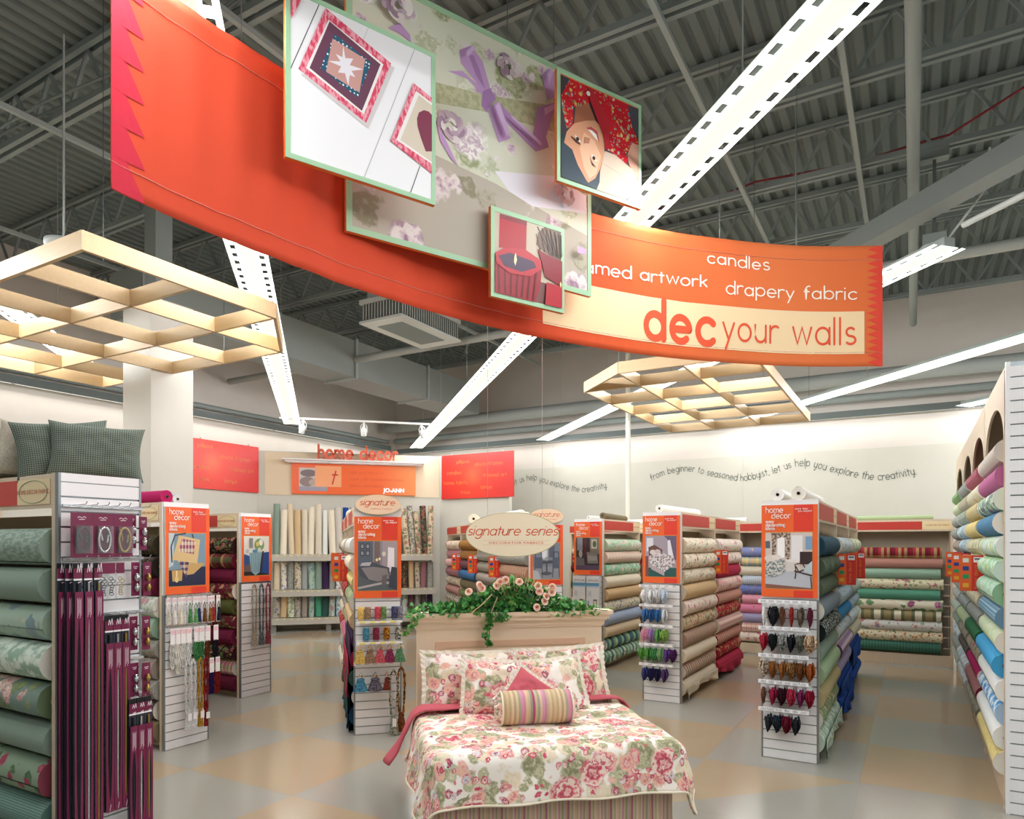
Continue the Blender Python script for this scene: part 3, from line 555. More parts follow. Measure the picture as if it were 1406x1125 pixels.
# ================================================================ signs on the walls
def wave_text(name, dx):
    pts = [(-4.80, 3.06), (-4.4, 3.20), (-3.98, 3.235), (-3.4, 3.09), (-2.9, 2.99), (-2.35, 3.10), (-1.84, 3.225), (-1.35, 3.10), (-.85, 2.95), (-.44, 2.895), (.10, 2.99)]
    cv = catmull(pts, 12); le, W = stroke_text('from beginner to seasoned hobbyist, let us help you explore the creativity.', .085, .016, gap=.34, jitter=.05, yalt='1y'); mb = MB(); k = 4.80 / W; root = bpy.data.objects.new(name, None); col.objects.link(root)
    for cx, pls in le:
        X = -4.75 + cx * k; i = min(max(q for q in range(len(cv)) if cv[q][0] <= X), len(cv) - 2); a, b = cv[i], cv[i+1]; ang = math.atan2(b[1]-a[1], b[0]-a[0]); z0 = a[1] + (b[1]-a[1]) * (X - a[0]) / (b[0]-a[0]); ca, sa = math.cos(ang), math.sin(ang)
        stroke_mesh(mb, [(0, pls)], .016, lambda x, y: (X + dx + (x - cx) * k * ca - y * sa, YB - .004, z0 + (x - cx) * k * sa + y * ca))
        if not pls: ob('word', mb, M('#6E7568', .7), root); mb = MB()
    ob('word', mb, M('#6E7568', .7), root); return root
tag(wave_text('wall_lettering', 0.0), 'wavy dark handwritten slogan across the middle of the back wall', 'lettering'); tag(wave_text('wall_lettering', -5.79), 'second wavy slogan half hidden by the red panel and the pole', 'lettering')
def red_panel(label, loc, rotz, w, h, hot, words):
    t = thing('red_wall_panel', label, 'wall panel', loc, rotz); n = NT('red_panel_glare', .35, .4); uv = n.co(); sp = n.sep(uv)
    d = n.math('SQRT', n.math('ADD', n.math('POWER', n.math('SUBTRACT', sp[0], hot[0] * w), 2.0), n.math('POWER', n.math('SUBTRACT', sp[1], hot[1] * h), 2.0)))  # distance from a lamp-glare spot that is painted lighter into the red
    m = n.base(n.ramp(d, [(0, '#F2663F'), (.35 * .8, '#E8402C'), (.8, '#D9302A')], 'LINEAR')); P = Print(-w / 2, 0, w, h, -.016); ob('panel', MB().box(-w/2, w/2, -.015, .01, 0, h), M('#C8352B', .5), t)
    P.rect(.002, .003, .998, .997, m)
    for wd, u, v in words: P.text(wd, u, v, .045, .011, '#F08A4C', jitter=.1, gap=.45)
    P.done('print', t)
    for k in (-.35, .35): ob('hook', MB().box(w*k - .012, w*k + .012, -.01, .01, h, h + .03), M('#B7B4AC', .4, .6), t)
    return t
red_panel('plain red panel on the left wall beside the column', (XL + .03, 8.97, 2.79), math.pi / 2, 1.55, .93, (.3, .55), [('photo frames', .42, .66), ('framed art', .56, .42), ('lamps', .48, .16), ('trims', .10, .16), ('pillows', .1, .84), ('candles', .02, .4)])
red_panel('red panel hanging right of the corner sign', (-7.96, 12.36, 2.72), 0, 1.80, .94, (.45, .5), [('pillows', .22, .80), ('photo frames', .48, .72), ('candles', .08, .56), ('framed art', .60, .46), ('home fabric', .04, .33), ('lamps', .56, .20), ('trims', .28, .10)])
# corner sign
t = thing('corner_sign', 'orange sign with white cornice and raised letters on the corner wall', 'sign', CF.w(.0, -.03, 2.79), CF.a)
ob('backboard', MB().box(-1.27, 1.27, -.03, .012, 0, .63), M('#E9602F', .5), t)
P = Print(-1.27, 0, 2.54, .63, -.0315); n = NT('sign_print', .4, .35); sp = n.sep(n.co()); cg = n.ramp(n.math('DIVIDE', sp[0], 2.54), [(0, '#EE6A40'), (.3, '#F26A33'), (.7, '#F06C35'), (1.0, '#E08A4E')], 'LINEAR'); P.rect(.0, .0, 1, 1, n.base(cg))
P.rect(.055, .10, .28, .86, '#C9BDB4'); P.ell(.12, .40, .06, .16, '#8F7C78'); P.ell(.20, .38, .07, .13, '#B7A49A'); P.ell(.13, .68, .065, .12, '#7C6E70'); P.rect(.055, .10, .28, .24, '#9C97A6'); P.rect(.18, .24, .39, .93, '#F6A878'); P.text('t', .30, .34, .19, .03, '#D8432A', shear=.25)
for k, (wd) in enumerate(('add your home to', 'room with coordinates colors', 'pillows and fabrics')): P.text(wd, .46, .70 - .22 * k, .035, .007, '#DE5A32', gap=.4)
P.caps('JO-ANN', .82, .10, .085, '#FFFFFF', bold=.006); P.done('print', t)
cor = MB(); prof = [(0, .0), (.05, 0), (.07, .03), (.13, .07), (.14, .11), (0, .11)]
cor.prism([(-1.36, -.10), (1.36, -.10), (1.36, .0), (-1.36, .0)], .63, .645); cor.prism([(-1.40, -.14), (1.40, -.14), (1.40, .0), (-1.40, .0)], .645, .68); cor.prism([(-1.45, -.19), (1.45, -.19), (1.45, 0), (-1.45, 0)], .68, .71); ob('cornice', cor, M('#EDE6E4', .5), t)
le, W = stroke_text('home decor', .165, .05, gap=.42); k = 1.60 / W
for wl in (le[:4], le[5:]):
    mb = MB(); stroke_mesh(mb, wl, .060, lambda x, y: (-.74 + x * k, -.15, .735 + y)); o = ob('raised_word', mb, M('#E2664A', .5), t); o.modifiers.new('deep', 'SOLIDIFY').thickness = .014
# ================================================================ fabrics: key -> (look in words, recipe)
RD = ['#B23A48', '#D98A8A', '#8F2A3A']; PKF = ['#D9808C', '#EBB8B8', '#C25A6E']; GR = ['#6F8A5E', '#93A47C', '#557050']; BLF = ['#6F8FB0', '#A9BED0', '#4F6F9A']
FT = {
 'ivorymotif': ('ivory red-sprigged', lambda: fab_floral('#EADFC9', ['#B5544A', '#CF8A74'], ['#6F8466', '#8C9A78'], 13, .6, .26, .26)),
 'ivoryrose': ('ivory rose-print', lambda: fab_floral('#E6D9C4', RD, ['#7D8B66', '#A0A882'], 11, .6, .30, .30)), 'beigefloral': ('beige floral', lambda: fab_floral('#D9C4A4', ['#A8514E', '#C98B7A'], ['#66795A', '#8C9674'], 10, .7, .34, .32)),
 'tan': ('plain tan', lambda: fab_plain('#D2B48A')), 'beige': ('plain beige', lambda: fab_plain('#D9C6A8')), 'cream': ('plain cream', lambda: fab_plain('#E8DCC6')), 'linen': ('oatmeal linen', lambda: fab_tweed('#CFC2AB', '#E0D6C4', 90)),
 'mauvestripe': ('tan and mauve striped', lambda: fab_stripe(['#B79A86', '#8F6E72', '#CDB79C', '#A38A6C', '#94747C', '#C2A98E'], .13)), 'pinkgreenstripe': ('pink and green striped', lambda: fab_stripe(['#8E9A74', '#C98A92', '#E3D3BC', '#9C5E70', '#A9AE88', '#D9B7AE'], .16)),
 'palepink': ('pale pink floral', lambda: fab_floral('#EBDDD0', PKF, ['#B7B48E'], 10, .55, .22, .30)), 'pinkfloral': ('pink floral', lambda: fab_floral('#E4C2B8', ['#B5475A', '#D98A92'], ['#8A9470'], 11, .7, .28, .34)), 'crimson': ('plain crimson', lambda: fab_plain('#B0304A')),
 'redstripe': ('red striped', lambda: fab_stripe(['#A82F3C', '#E4CDB4', '#B5424C', '#D9A894', '#A82F3C', '#EADBC4'], .11)), 'redfloral': ('red floral', lambda: fab_floral('#A62B36', ['#D9B79A', '#C76A5E'], ['#8A8A5A', '#B59A6A'], 9, .7, .34, .34)), 'pinkplaid': ('pink plaid', lambda: fab_plaid(['#E6CFC0', '#C97F86', '#E6CFC0', '#D9A6A2'], ['#EBDCCB', '#C4868A'], .07)),
 'redcream': ('crimson and cream striped', lambda: fab_stripe(['#9C2436', '#EBDAC2', '#9C2436', '#D8A58E'], .09)), 'navyteal': ('dark teal', lambda: fab_tweed('#22404F', '#31586A', 40)), 'camo': ('dark green and black striped', lambda: fab_tweed('#1F2A28', '#6E7F66', 9, .5, (8, 1, 1))), 'olivestripe': ('olive ribbed', lambda: fab_tweed('#4E5B4A', '#6C7A62', 24, .5, (1, 7, 1))),
 'slate': ('slate grey', lambda: fab_plain('#76808A')), 'blackleaf': ('black and white leaf-print', lambda: fab_tweed('#1C2426', '#C9CFC4', 20, .56, (1, 2.4, 1))), 'sage': ('plain sage green', lambda: fab_plain('#8A9C8E')), 'lightgreen': ('light green striped', lambda: fab_stripe(['#9DB58F', '#B5C8A2', '#8BA582', '#A9BF98'], .1)),
 'khaki': ('plain khaki', lambda: fab_plain('#B5A67C')), 'greenfloral': ('green floral', lambda: fab_floral('#8FA47A', ['#D9A0A0', '#EAD9C0'], ['#5E7A50', '#B5BE94'], 11, .7, .36, .3)), 'paleleaf': ('pale green leaf-print', lambda: fab_tweed('#9DB8A4', '#DCE6D8', 14, .5)),
 'paleblue': ('pale blue floral', lambda: fab_floral('#C9D4DA', BLF, ['#A8B89C'], 12, .7, .3, .3)), 'bluefloral': ('blue floral', lambda: fab_floral('#A9BCCB', ['#5F7FA6', '#DCE3E6', '#7F95B5'], ['#8FA48C'], 12, .8, .34, .34)), 'brightblue': ('bright blue', lambda: fab_plain('#2E7FB5')), 'bluegrey': ('grey-blue', lambda: fab_plain('#8A9AA6')),
 'purplecheck': ('purple checked', lambda: fab_plaid(['#5E3A6E', '#D9C4D6', '#7A4A8A', '#EADDE4'], ['#6E4A7E', '#E0D0DC'], .08)), 'lavender': ('plain lavender', lambda: fab_plain('#A39CC0')), 'royal': ('royal blue', lambda: fab_plain('#1E4A9A')), 'creamgreen': ('cream and green', lambda: fab_floral('#DDDCC4', ['#9AAE84'], ['#A8B894', '#8FA27C'], 12, .7)),
 'pastelfloral': ('pastel multicolour floral', lambda: fab_floral('#B9D0B4', ['#E08FA0', '#F0C890', '#A9A0D0', '#E9E4D0'], ['#7FB08A', '#9CC49A'], 13, .9, .42, .42)), 'pastelstripe': ('pastel striped', lambda: fab_plaid(['#D9A6A0', '#EADBB8', '#A9BFA4', '#E3B7A8', '#B7B0CC'], ['#E8D3BE', '#DDBBA6'], .12)), 'mintfloral': ('mint floral', lambda: fab_floral('#A3CDB2', ['#E3A0A8', '#F0E2C8'], ['#7DB394'], 13, .7)),
 'creamblue': ('cream floral with blue sprigs', lambda: fab_floral('#E4DCC8', BLF, ['#8F9F7C', '#A9B590'], 10, .7, .3, .28)), 'lightblue': ('plain light blue', lambda: fab_plain('#A9B9D4')), 'patchwork': ('blue and green patchwork', lambda: fab_stripe(['#4F7F8A', '#9DBE9A', '#2F6478', '#7FA88A', '#B9CDAE', '#3F7A80'], .5)), 'greenblock': ('green and blue block-striped', lambda: fab_stripe(['#7FA58A', '#B9CDB4', '#4F7A8A', '#CFD8C4', '#6F9A7A', '#A9C0B0'], .42)),
 'redgold': ('red and gold plaid', lambda: fab_plaid(['#7A2230', '#B5424A', '#C9B074', '#8F2A38', '#B5A066', '#6A1C2A'], ['#6E1A28', '#6E1A28', '#BFA468'], .22)), 'rose': ('dusty rose', lambda: fab_plain('#B07F72')), 'sage2': ('soft green', lambda: fab_plain('#92B09A')), 'creamberry': ('cream floral with berries', lambda: fab_floral('#E0D7B8', ['#8F3A4A', '#C27F86'], ['#7F8F66', '#A3AA7E'], 11, .75, .3, .3)),
 'seagreen': ('sea green', lambda: fab_plain('#5E9A82')), 'bigfloral': ('ivory large purple-bloom floral', lambda: painterly('bloom_cloth', '#EAE2CC', [(9, .42, (.3, .1, 0), .7, ['#5E8A60', '#86A47E', '#6E9468'], 2.0), (7, .38, (.2, .5, 0), .75, ['#8A3A66', '#B5708F', '#6A2A50', '#C98FA8'], 3.0)])), 'olivewide': ('olive and cream broad-striped', lambda: fab_stripe(['#A3936A', '#A3936A', '#6F7458', '#E4DCC4', '#E4DCC4', '#6F7458'], .26)), 'multipale': ('pale blue-and-purple floral', lambda: fab_floral('#DDDCD6', ['#9A6FA0', '#7F97C0', '#E0A0A0', '#D98A5E'], ['#9DB09A'], 8, .7, .28, .34)),
 'dots': ('cream dotted', lambda: fab_floral('#E3D9BC', ['#8F4A4A', '#C98F5E'], ['#7F8A66'], 16, .9, .28, .30, False)), 'darkstripe': ('dark green pinstriped', lambda: fab_stripe(['#3E6E5E', '#4F8070', '#2F5A4C', '#5A8A78'], .04)), 'bluenursery': ('blue print with yellow shapes', lambda: fab_floral('#7F8AB8', ['#E0B85E', '#D9805E'], [], 9, .6, .3, .3, False)), 'diamonds': ('multicolour checked', lambda: fab_plaid(['#E0C074', '#7FA0B5', '#D98F84', '#8FB58F'], ['#E3CF9A', '#8AA6B8'], .16)),
 'palegrid': ('pale blue ribbed', lambda: fab_stripe(['#C4CCD6', '#B5BECC'], .03)), 'bluetoys': ('blue toy-print', lambda: fab_floral('#7079B0', ['#D9605E', '#7FB06A', '#E0C060'], [], 11, .6, .3, .3, False)), 'candy': ('candy pink', lambda: fab_tweed('#D98FA4', '#E3A6B4', 60)), 'candydots': ('candy pink dotted', lambda: fab_floral('#E08AA8', ['#F0D070', '#C05A84'], [], 14, .5, .3, .22, False)), 'sageleaf': ('sage green leaf-textured', lambda: fab_tweed('#84988A', '#A2B3A4', 22, .5, (1, 2, 1))),
 'palebrocade': ('pale green brocade', lambda: fab_floral('#A9BEAC', ['#C9C8AE', '#8FA2A6'], ['#8FA694', '#7F98A0'], 6, .7, .36, .4, False)), 'peony': ('grey-green peony-print', lambda: painterly('peony_cloth', '#7E9289', [(9, .46, (.3, .1, 0), .8, ['#5E7258', '#8C976C', '#6E8060'], 2.0), (7.5, .45, (.2, .5, 0), .9, ['#C9979A', '#EADFC9', '#B4707C', '#E3CDB8', '#D9AFA8'], 3.0), (11, .4, (.6, .2, 0), .4, ['#6A7D58', '#97A274'], 1.0)])), 'mulberry': ('green floral with mulberry sprays', lambda: painterly('mulberry_cloth', '#8A9E86', [(11, .42, (.3, .1, 0), .8, ['#5C7656', '#6E8664', '#4E6A4C'], 2.0), (12, .38, (.2, .5, 0), .75, ['#8A3A50', '#B56A74', '#9A4A5C'], 3.0)])), 'pinstripegreen': ('green pinstriped', lambda: fab_stripe(['#5F8078', '#7F9C92'], .012, 'v')), 'darkgreen': ('dark green', lambda: fab_plain('#34544C')),
 'darkrib': ('dark bronze ribbed', lambda: fab_tweed('#1E1C18', '#5E5238', 16, .52, (6, 1, 1))), 'darkfloral': ('dark brown floral', lambda: fab_floral('#2E2624', ['#7A5A5A', '#5E4448'], ['#4A4436'], 12, .8)), 'maroon': ('maroon', lambda: fab_plain('#5E1A30')), 'minty': ('pale mint floral', lambda: fab_floral('#C4D0C4', ['#B58A90'], ['#A3B5A4'], 9, .5)), 'stone': ('stone grey', lambda: fab_tweed('#8A8A84', '#A3A29A', 30)),
 'jewel': ('dark jewel-toned floral', lambda: fab_floral('#3A1820', ['#A8484E', '#C9A05E', '#7A2A4A'], ['#3E5E3E', '#5E7A4A'], 13, .9, .42, .40)), 'tartan': ('red and green tartan', lambda: fab_plaid(['#6A1A2A', '#3E5A3A', '#8F2A3A', '#C9A86A', '#4A2030'], ['#5E1626', '#4A6640', '#7A2434'], .2)), 'wine': ('wine red', lambda: fab_plain('#742040')), 'winefloral': ('wine red floral', lambda: fab_floral('#6A1C30', ['#A8564E', '#C9A47A'], ['#5E5A3A'], 11, .6)), 'olive': ('olive green', lambda: fab_plain('#5A5E34')), 'pinkgreenplaid': ('pink and green plaid', lambda: fab_plaid(['#B54A6A', '#E3D0BC', '#7F8F5A', '#D99AA8'], ['#C4708A', '#DCC9B0', '#8A9A66'], .12)),
 'gold': ('golden brown', lambda: fab_plain('#9A6A34')), 'tobacco': ('tobacco brown', lambda: fab_plain('#A87A4A')), 'plum': ('dusky plum', lambda: fab_plain('#6E4A50')), 'denim': ('denim blue', lambda: fab_plain('#3E6A94')), 'moss': ('moss brown', lambda: fab_plain('#7A6E54')), 'fern': ('dull green', lambda: fab_plain('#6A7A4E')), 'redleaf': ('cream with red leaves', lambda: fab_tweed('#DCCDB4', '#A84450', 16, .58)), 'dustypink': ('dusty pink', lambda: fab_plain('#C08A90')), 'pinkstripe': ('pink striped', lambda: fab_stripe(['#D9A4A4', '#E8CFC4', '#C48088'], .08)), 'mauve': ('mauve', lambda: fab_plain('#9A6A70')), 'rosybrown': ('rosy brown', lambda: fab_plain('#A87C74')),
 'gingham': ('grey pinstriped', lambda: fab_stripe(['#A8A294', '#7F7A70', '#B5AE9E', '#8A8478'], .03)), 'greytweed': ('grey tweed', lambda: fab_tweed('#8A8078', '#A89E92', 80)), 'taupe': ('taupe', lambda: fab_plain('#A0948A')), 'candystripe': ('pink and green candy-striped', lambda: fab_stripe(['#C98A7A', '#D9BE9A', '#A8A06A', '#D9A08E', '#B54A5E', '#E3CFAE'], .10)), 'pink': ('rose pink', lambda: fab_plain('#C97A8C')),
 'mix': ('multicolour floral', lambda: fab_floral('#C4B8A8', ['#8F5A6A', '#B58A70', '#6A7F8A'], ['#7A8264'], 12, .9)), 'white': ('plain white', lambda: fab_plain('#EDEDE8', .05)), 'greige': ('pale greige textured', lambda: fab_tweed('#C4BBB0', '#D4CCC2', 60)), 'orchid': ('orchid pink', lambda: fab_plain('#B86A94')), 'tropic': ('white floral with green and purple', lambda: fab_floral('#D9E0D0', ['#6A5A94', '#5E9A8A', '#8A4A7A'], ['#5E9A6A', '#8FBF94'], 9, .9, .45, .42)), 'steelblue': ('steel blue', lambda: fab_tweed('#4A7A9C', '#5E8EAE', 60)),
 'aquafloral': ('aqua and yellow floral', lambda: fab_floral('#DCE6E0', ['#8FC4D4', '#D9DC8A'], ['#9AC49A', '#B5D4B0'], 9, .9, .42, .4)), 'limefloral': ('lime and blue floral', lambda: fab_floral('#C9E0D4', ['#5E9AC4', '#B9CC5E'], ['#8FBC84'], 12, .95, .42, .4)), 'meadow': ('green and blue meadow-print', lambda: fab_floral('#B9D4C8', ['#6AA0C4', '#D4DC9A'], ['#7FB08A', '#9AC4A0'], 14, .95, .44, .42)), 'bluerib': ('blue striped', lambda: fab_stripe(['#6A8FA8', '#8AA9BC', '#5A7F9A', '#9AB5C4'], .05, 'v')), 'palelime': ('cream-green', lambda: fab_tweed('#D4DCC0', '#C4D4A8', 18)), 'sky': ('bright sky blue', lambda: fab_plain('#4AA3D4')), 'tiedye': ('blue and white cloud-print', lambda: fab_tweed('#4A94D0', '#E3EEF4', 9, .5)), 'buttercup': ('buttercup yellow', lambda: fab_tweed('#E0CC84', '#EAD99A', 40)),
 'rosestripe': ('rose pinstriped', lambda: fab_stripe(['#A85A6A', '#C07F8A', '#9A4A5E'], .03)), 'redscript': ('cream red-banded', lambda: fab_tweed('#D9D4B8', '#A85A5A', 7, .66)), 'straw': ('straw yellow', lambda: fab_tweed('#C4B484', '#D0C294', 40)), 'yellow': ('soft yellow', lambda: fab_plain('#DCC98A')), 'yellowfloral': ('pale yellow floral', lambda: fab_floral('#DCD6B4', ['#C4B06A', '#B5BE9A'], ['#A8B08A'], 12, .8)), 'fleur': ('beige dotted', lambda: fab_floral('#C9C0A4', ['#8F9478'], [], 16, .8, .3, .3, False)), 'pewter': ('pewter grey', lambda: fab_plain('#8F958E')), 'emerald': ('bottle green', lambda: fab_plain('#2E6A44')), 'oldrose': ('old rose floral', lambda: fab_floral('#A8A08A', ['#8F4A54', '#B57A7A'], ['#6F7A5E'], 12, .8)), 'magenta': ('magenta', lambda: fab_plain('#A81E5A')), 'winestripe': ('wine striped', lambda: fab_stripe(['#7A2A3E', '#C9A89A', '#8F3A4A'], .05)),
 'dove': ('dove grey', lambda: fab_plain('#A3A8A4')), 'ash': ('ash beige', lambda: fab_plain('#BDB7A0')), 'mist': ('misty green-grey', lambda: fab_plain('#A4B0A4')), 'bluesprig': ('blue-sprigged white', lambda: fab_floral('#D0DCE0', ['#4F86A8', '#8FB5C8'], ['#8FA8A0'], 12, .9, .4, .4)), 'navy': ('navy blue', lambda: fab_plain('#22405A')), 'greystripe': ('grey striped', lambda: fab_stripe(['#7F8886', '#A8AFAA', '#6A7472', '#B5BAB4'], .05)), 'celery': ('celery green', lambda: fab_plain('#A8B890')), 'charcoal': ('charcoal tweed', lambda: fab_tweed('#4E4A46', '#6A655E', 60)), 'taupefloral': ('taupe floral', lambda: fab_floral('#9A9484', ['#6A6A5E', '#B5AE9A'], ['#7F7F6A'], 14, .9)), 'apple': ('apple green', lambda: fab_plain('#84A878')), 'whitegrey': ('white and grey mottled', lambda: fab_tweed('#D9DCDA', '#A8B5BC', 12)),
 'purple': ('deep purple', lambda: fab_plain('#3E2A48')), 'plumvelvet': ('plum purple', lambda: fab_plain('#5A2E54')), 'lilacfloral': ('ivory lilac-print', lambda: fab_floral('#E4DACB', ['#7F7494', '#A89AB0'], ['#8F947C'], 11, .8, .28, .3)), 'chintz': ('beige chintz', lambda: fab_floral('#D4C4AA', ['#9A7464', '#6F7A8A'], ['#7F8262'], 12, .8, .32, .32)), 'bluechintz': ('blue and beige chintz', lambda: fab_floral('#B8AE9E', ['#5F6E8F', '#8A7F8A'], ['#6F7460'], 12, .9, .36, .36)), 'jade': ('jade green', lambda: fab_plain('#4E9A7A')), 'tapestry': ('terracotta tapestry', lambda: fab_floral('#CDB89A', ['#A85E4E', '#5E6E6A', '#C98F74'], ['#74785A'], 9, .9, .4, .4)), 'blacktap': ('dark tapestry', lambda: fab_floral('#3E3830', ['#9A7A5E', '#8F4A44'], ['#5E6A4A'], 12, .9, .4, .4)), 'stripegrey': ('lilac-grey striped', lambda: fab_stripe(['#8A8494', '#B5ACA8', '#9A94A0', '#6F6A7A'], .12)),
}
FM = {}
def fab(k):
    if k not in FM: FM[k] = FT[k][1]()
    return FM[k]
CARD = M('#B89A70', .8); CLOTHEDGE = M('#E4E0D6', .85)
# ---------------------------------------------------------------- a roll of cloth: local x = axis, centre at origin
def roll_mesh(L, r, seed, n=18):
    rng = random.Random(seed); mb = MB(); nu = 8; a0 = rng.uniform(0, 6.28); vs = []; uv = []
    for i in range(nu + 1):
        x = -L/2 + L * i / nu
        for k in range(n + 1):
            a = a0 + 2*math.pi*k/n; rr = r * (1 + .035 * noise.noise(Vector((x * 2.2, math.cos(a) * .9, math.sin(a) * .9 + seed * 3.1)))) + (r * .05 * k / n)
            vs.append((x, rr * math.cos(a), rr * math.sin(a))); uv.append((L * i / nu + seed * .37, 2*math.pi*r*k/n + seed * .21))
    fs = [(i*(n+1)+k, (i+1)*(n+1)+k, (i+1)*(n+1)+k+1, i*(n+1)+k+1) for i in range(nu) for k in range(n)]
    mb.add(vs, fs, 0, uv, True)
    for sgn, i in ((-1, 0), (1, nu)):                      # layered ends
        ring = vs[i*(n+1):(i+1)*(n+1)-1]; ri = .25
        inner = [(x + sgn * -.004, y * ri, z * ri) for x, y, z in ring]; m_ = len(ring)
        fl = [(k, (k+1) % m_, m_ + (k+1) % m_, m_ + k) for k in range(m_)]
        mb.add(ring + inner, fl if sgn > 0 else [tuple(reversed(f)) for f in fl], 1)
    return mb.mesh('cloth', [CLOTHEDGE, CLOTHEDGE])
def core_mesh(L, r): 
    mb = MB(); mb.tube([(-L/2 - .006, 0, 0), (L/2 + .006, 0, 0)], r, 10, 0, False)
    mb.tube([(-L/2 - .006, 0, 0), (L/2 + .006, 0, 0)], r * .78, 10, 1, False); return mb.mesh('core_tube', [CARD, M('#5E4A34', .9)])
RC = {}; DARK = M('#3B2E22', .9)
def roll(key, loc, rotz, L, r, label, group, seed=0, tilt=None, flap=0.0, flapdir=-1):
    k = (round(L, 2), round(r, 3), seed % 4)
    if k not in RC: RC[k] = (roll_mesh(L, r, seed % 4), core_mesh(L, r * .25))
    t = thing('fabric_roll', label, 'fabric roll', loc, rotz, group)
    if tilt is not None: t.rotation_euler = tilt
    o = ob('cloth', RC[k][0], None, t)
    for q_ in range(1 if seed % 5 == 3 else 2): o.material_slots[q_].link = 'OBJECT'; o.material_slots[q_].material = fab(key)
    ob('core_tube', RC[k][1], None, t)
    if flap:
        mb = MB(); rr = r * 1.06
        mb.grid(lambda u, v: (-L/2 + .02 + (L - .04) * u, flapdir * (rr + .01 + .018 * math.sin(u * 19 + seed) * v + .03 * v * noise.noise(Vector((u * 5, v * 2, seed)))), r * .3 - (flap + .05 * math.sin(u * 4 + seed)) * v), 24, 6, 0, lambda u, v: (u * L, -v * flap))
        f = ob('loose_end', mb, fab(key), t); f.modifiers.new('thick', 'SOLIDIFY').thickness = .003
    return t
# ---------------------------------------------------------------- gondolas
WHITE = M('#ECEAEA', .35, name='white_laminate'); GROOVE = M('#8C9296', .3, .7, name='slat_groove'); REDH = M('#C23A2E', .5, name='red_header'); CRH = M('#E8D2A6', .5, name='cream_header'); DKIN = M('#9A8A70', .7)
def slat_panel(parent, w, z0, z1, y=0.0, pitch=.0762):
    ep = ob('end_panel', MB().box(-w/2, w/2, y, y + .018, z0, z1).box(-w/2, -w/2 + .012, y - .012, y, z0, z1).box(w/2 - .012, w/2, y - .012, y, z0, z1), [GROOVE], parent)
    me = MB().box(-w/2 + .012, w/2 - .012, y - .010, y, .004, pitch - .005).mesh('slat', [WHITE]); z = z0
    while z + pitch <= z1 + .002: ob('slat', me, None, ep, (0, 0, z)); z += pitch
    if z1 - z > .02: ob('slat', MB().box(-w/2 + .012, w/2 - .012, y - .010, y, 0, z1 - z), WHITE, ep, (0, 0, z))
    return ep
WD, HG, BAY = .43, 2.10, 1.49
def header(parent, y0, L, sx, text=True, flip=False):
    """red board with a cream end-piece along a bay top; sx = side"""
    xo = sx * (WD/2 - .012); h = ob('header', MB().box(xo - .008, xo + .008, y0, y0 + L, HG - .175, HG - .005), MAPLE2, parent); xf = xo + sx * .0085
    a, b = (y0 + .02, y0 + L * .80) if not flip else (y0 + L * .23, y0 + L - .02)
    a2, b2 = (b, y0 + L - .02) if not flip else (y0 + .02, a)
    ob('red_board', MB().box(min(xf, xf + sx*.004), max(xf, xf + sx*.004), a, b, HG - .155, HG - .025), REDH, h); ob('cream_board', MB().box(min(xf, xf + sx*.004), max(xf, xf + sx*.004), a2, b2, HG - .155, HG - .025), CRH, h)
    mb = MB(); wdt = abs(b2 - a2); font_mesh(mb, 'HOME D\u00c9COR FABRIC', .022 * min(1, wdt / .3), lambda px, py: (xf + sx * .0055, (a2 + b2) / 2 + sx * px, HG - .10 + py)); ob('lettering', mb, M('#B5502E', .6), h)
    if text == 'oval': mb = MB(); n = 40; mb.tube([(xf + sx*.005, (a2+b2)/2 + wdt*.44*math.cos(2*math.pi*k/n), HG - .09 + .058*math.sin(2*math.pi*k/n)) for k in range(n + 1)], .0015, 4); ob('oval_outline', mb, M('#4E7A54', .6), h)
def gondola(label, fr, bays, side, where, slat_from=0.0, slat_to=1.30, flip=False, half=False, grp='', rmap=None, nroll=10, flaps={}):
    t = thing('fabric_gondola', label, 'display rack', (fr.x, fr.y, 0), fr.a); n = len(bays); L = n * BAY
    for k in range(n + 1):
        y = .02 + k * BAY - (.03 if k == n else 0)
        ob('divider', MB().box(-WD/2 if not half or side < 0 else -.01, WD/2 if not half or side > 0 else .01, y, y + .03, 0, HG), MAPLE2, t)
    ob('spine', MB().box(-.012, .012, .05, L - .01, .1, HG - .2), DKIN, t); ob('kick_board', MB().box(-.12, .12, .05, L - .01, 0, .10), MAPLE2, t); ob('top_shelf', MB().box(-WD/2 + .02, WD/2 - .02, .05, L - .01, HG - .02, HG), MAPLE2, t)
    slat_panel(t, WD, slat_from, slat_to)
    if slat_to < 2.0: ob('top_cap', MB().box(-WD/2, WD/2, -.012, .018, 2.06, HG), WHITE, t); ob('poster_backer', MB().box(-WD/2, WD/2, 0, .018, slat_to, 2.06), WHITE, t)
    for b, keys in enumerate(bays):
        header(t, .05 + b * BAY, BAY - .03, side, 'oval' if grp == 'left' else True, flip)
        for q, key in enumerate(keys):
            z = 1.73 - q * (1.73 - .15) / (len(keys) - 1); yc = .05 + b * BAY + (BAY - .03) / 2; rr = (.083 if q % 3 else .088) * (1.06 if grp == 'left' else 1)
            fl = flaps.get((b, q), 0)
            x = side * (WD/2 - .052 + .012 * math.sin(q * 2.1 + b)); lo = fr.w(x, yc + .02 * math.sin(q * 3.3), z)
            roll(key, lo, fr.a + math.pi/2, BAY - .10, rr, '%s roll, %s from top in %s' % (FT[key][0], ORD[q], where[b]), 'rolls in the ' + where[b], q + b * 3, None, fl, -side)
    return t
F1, F2, F3 = Fr(-3.70, 2.10, 90), Fr(-5.47, 3.84, 90), Fr(-6.60, 5.52, 90); F4 = Fr(-4.275, 4.955, 45); F4b = Fr(-3.95, 7.72, 45); F5 = Fr(-3.96, 9.05, 0); F6, F7 = Fr(-2.415, 7.53, 0), Fr(-.865, 6.0, 0)
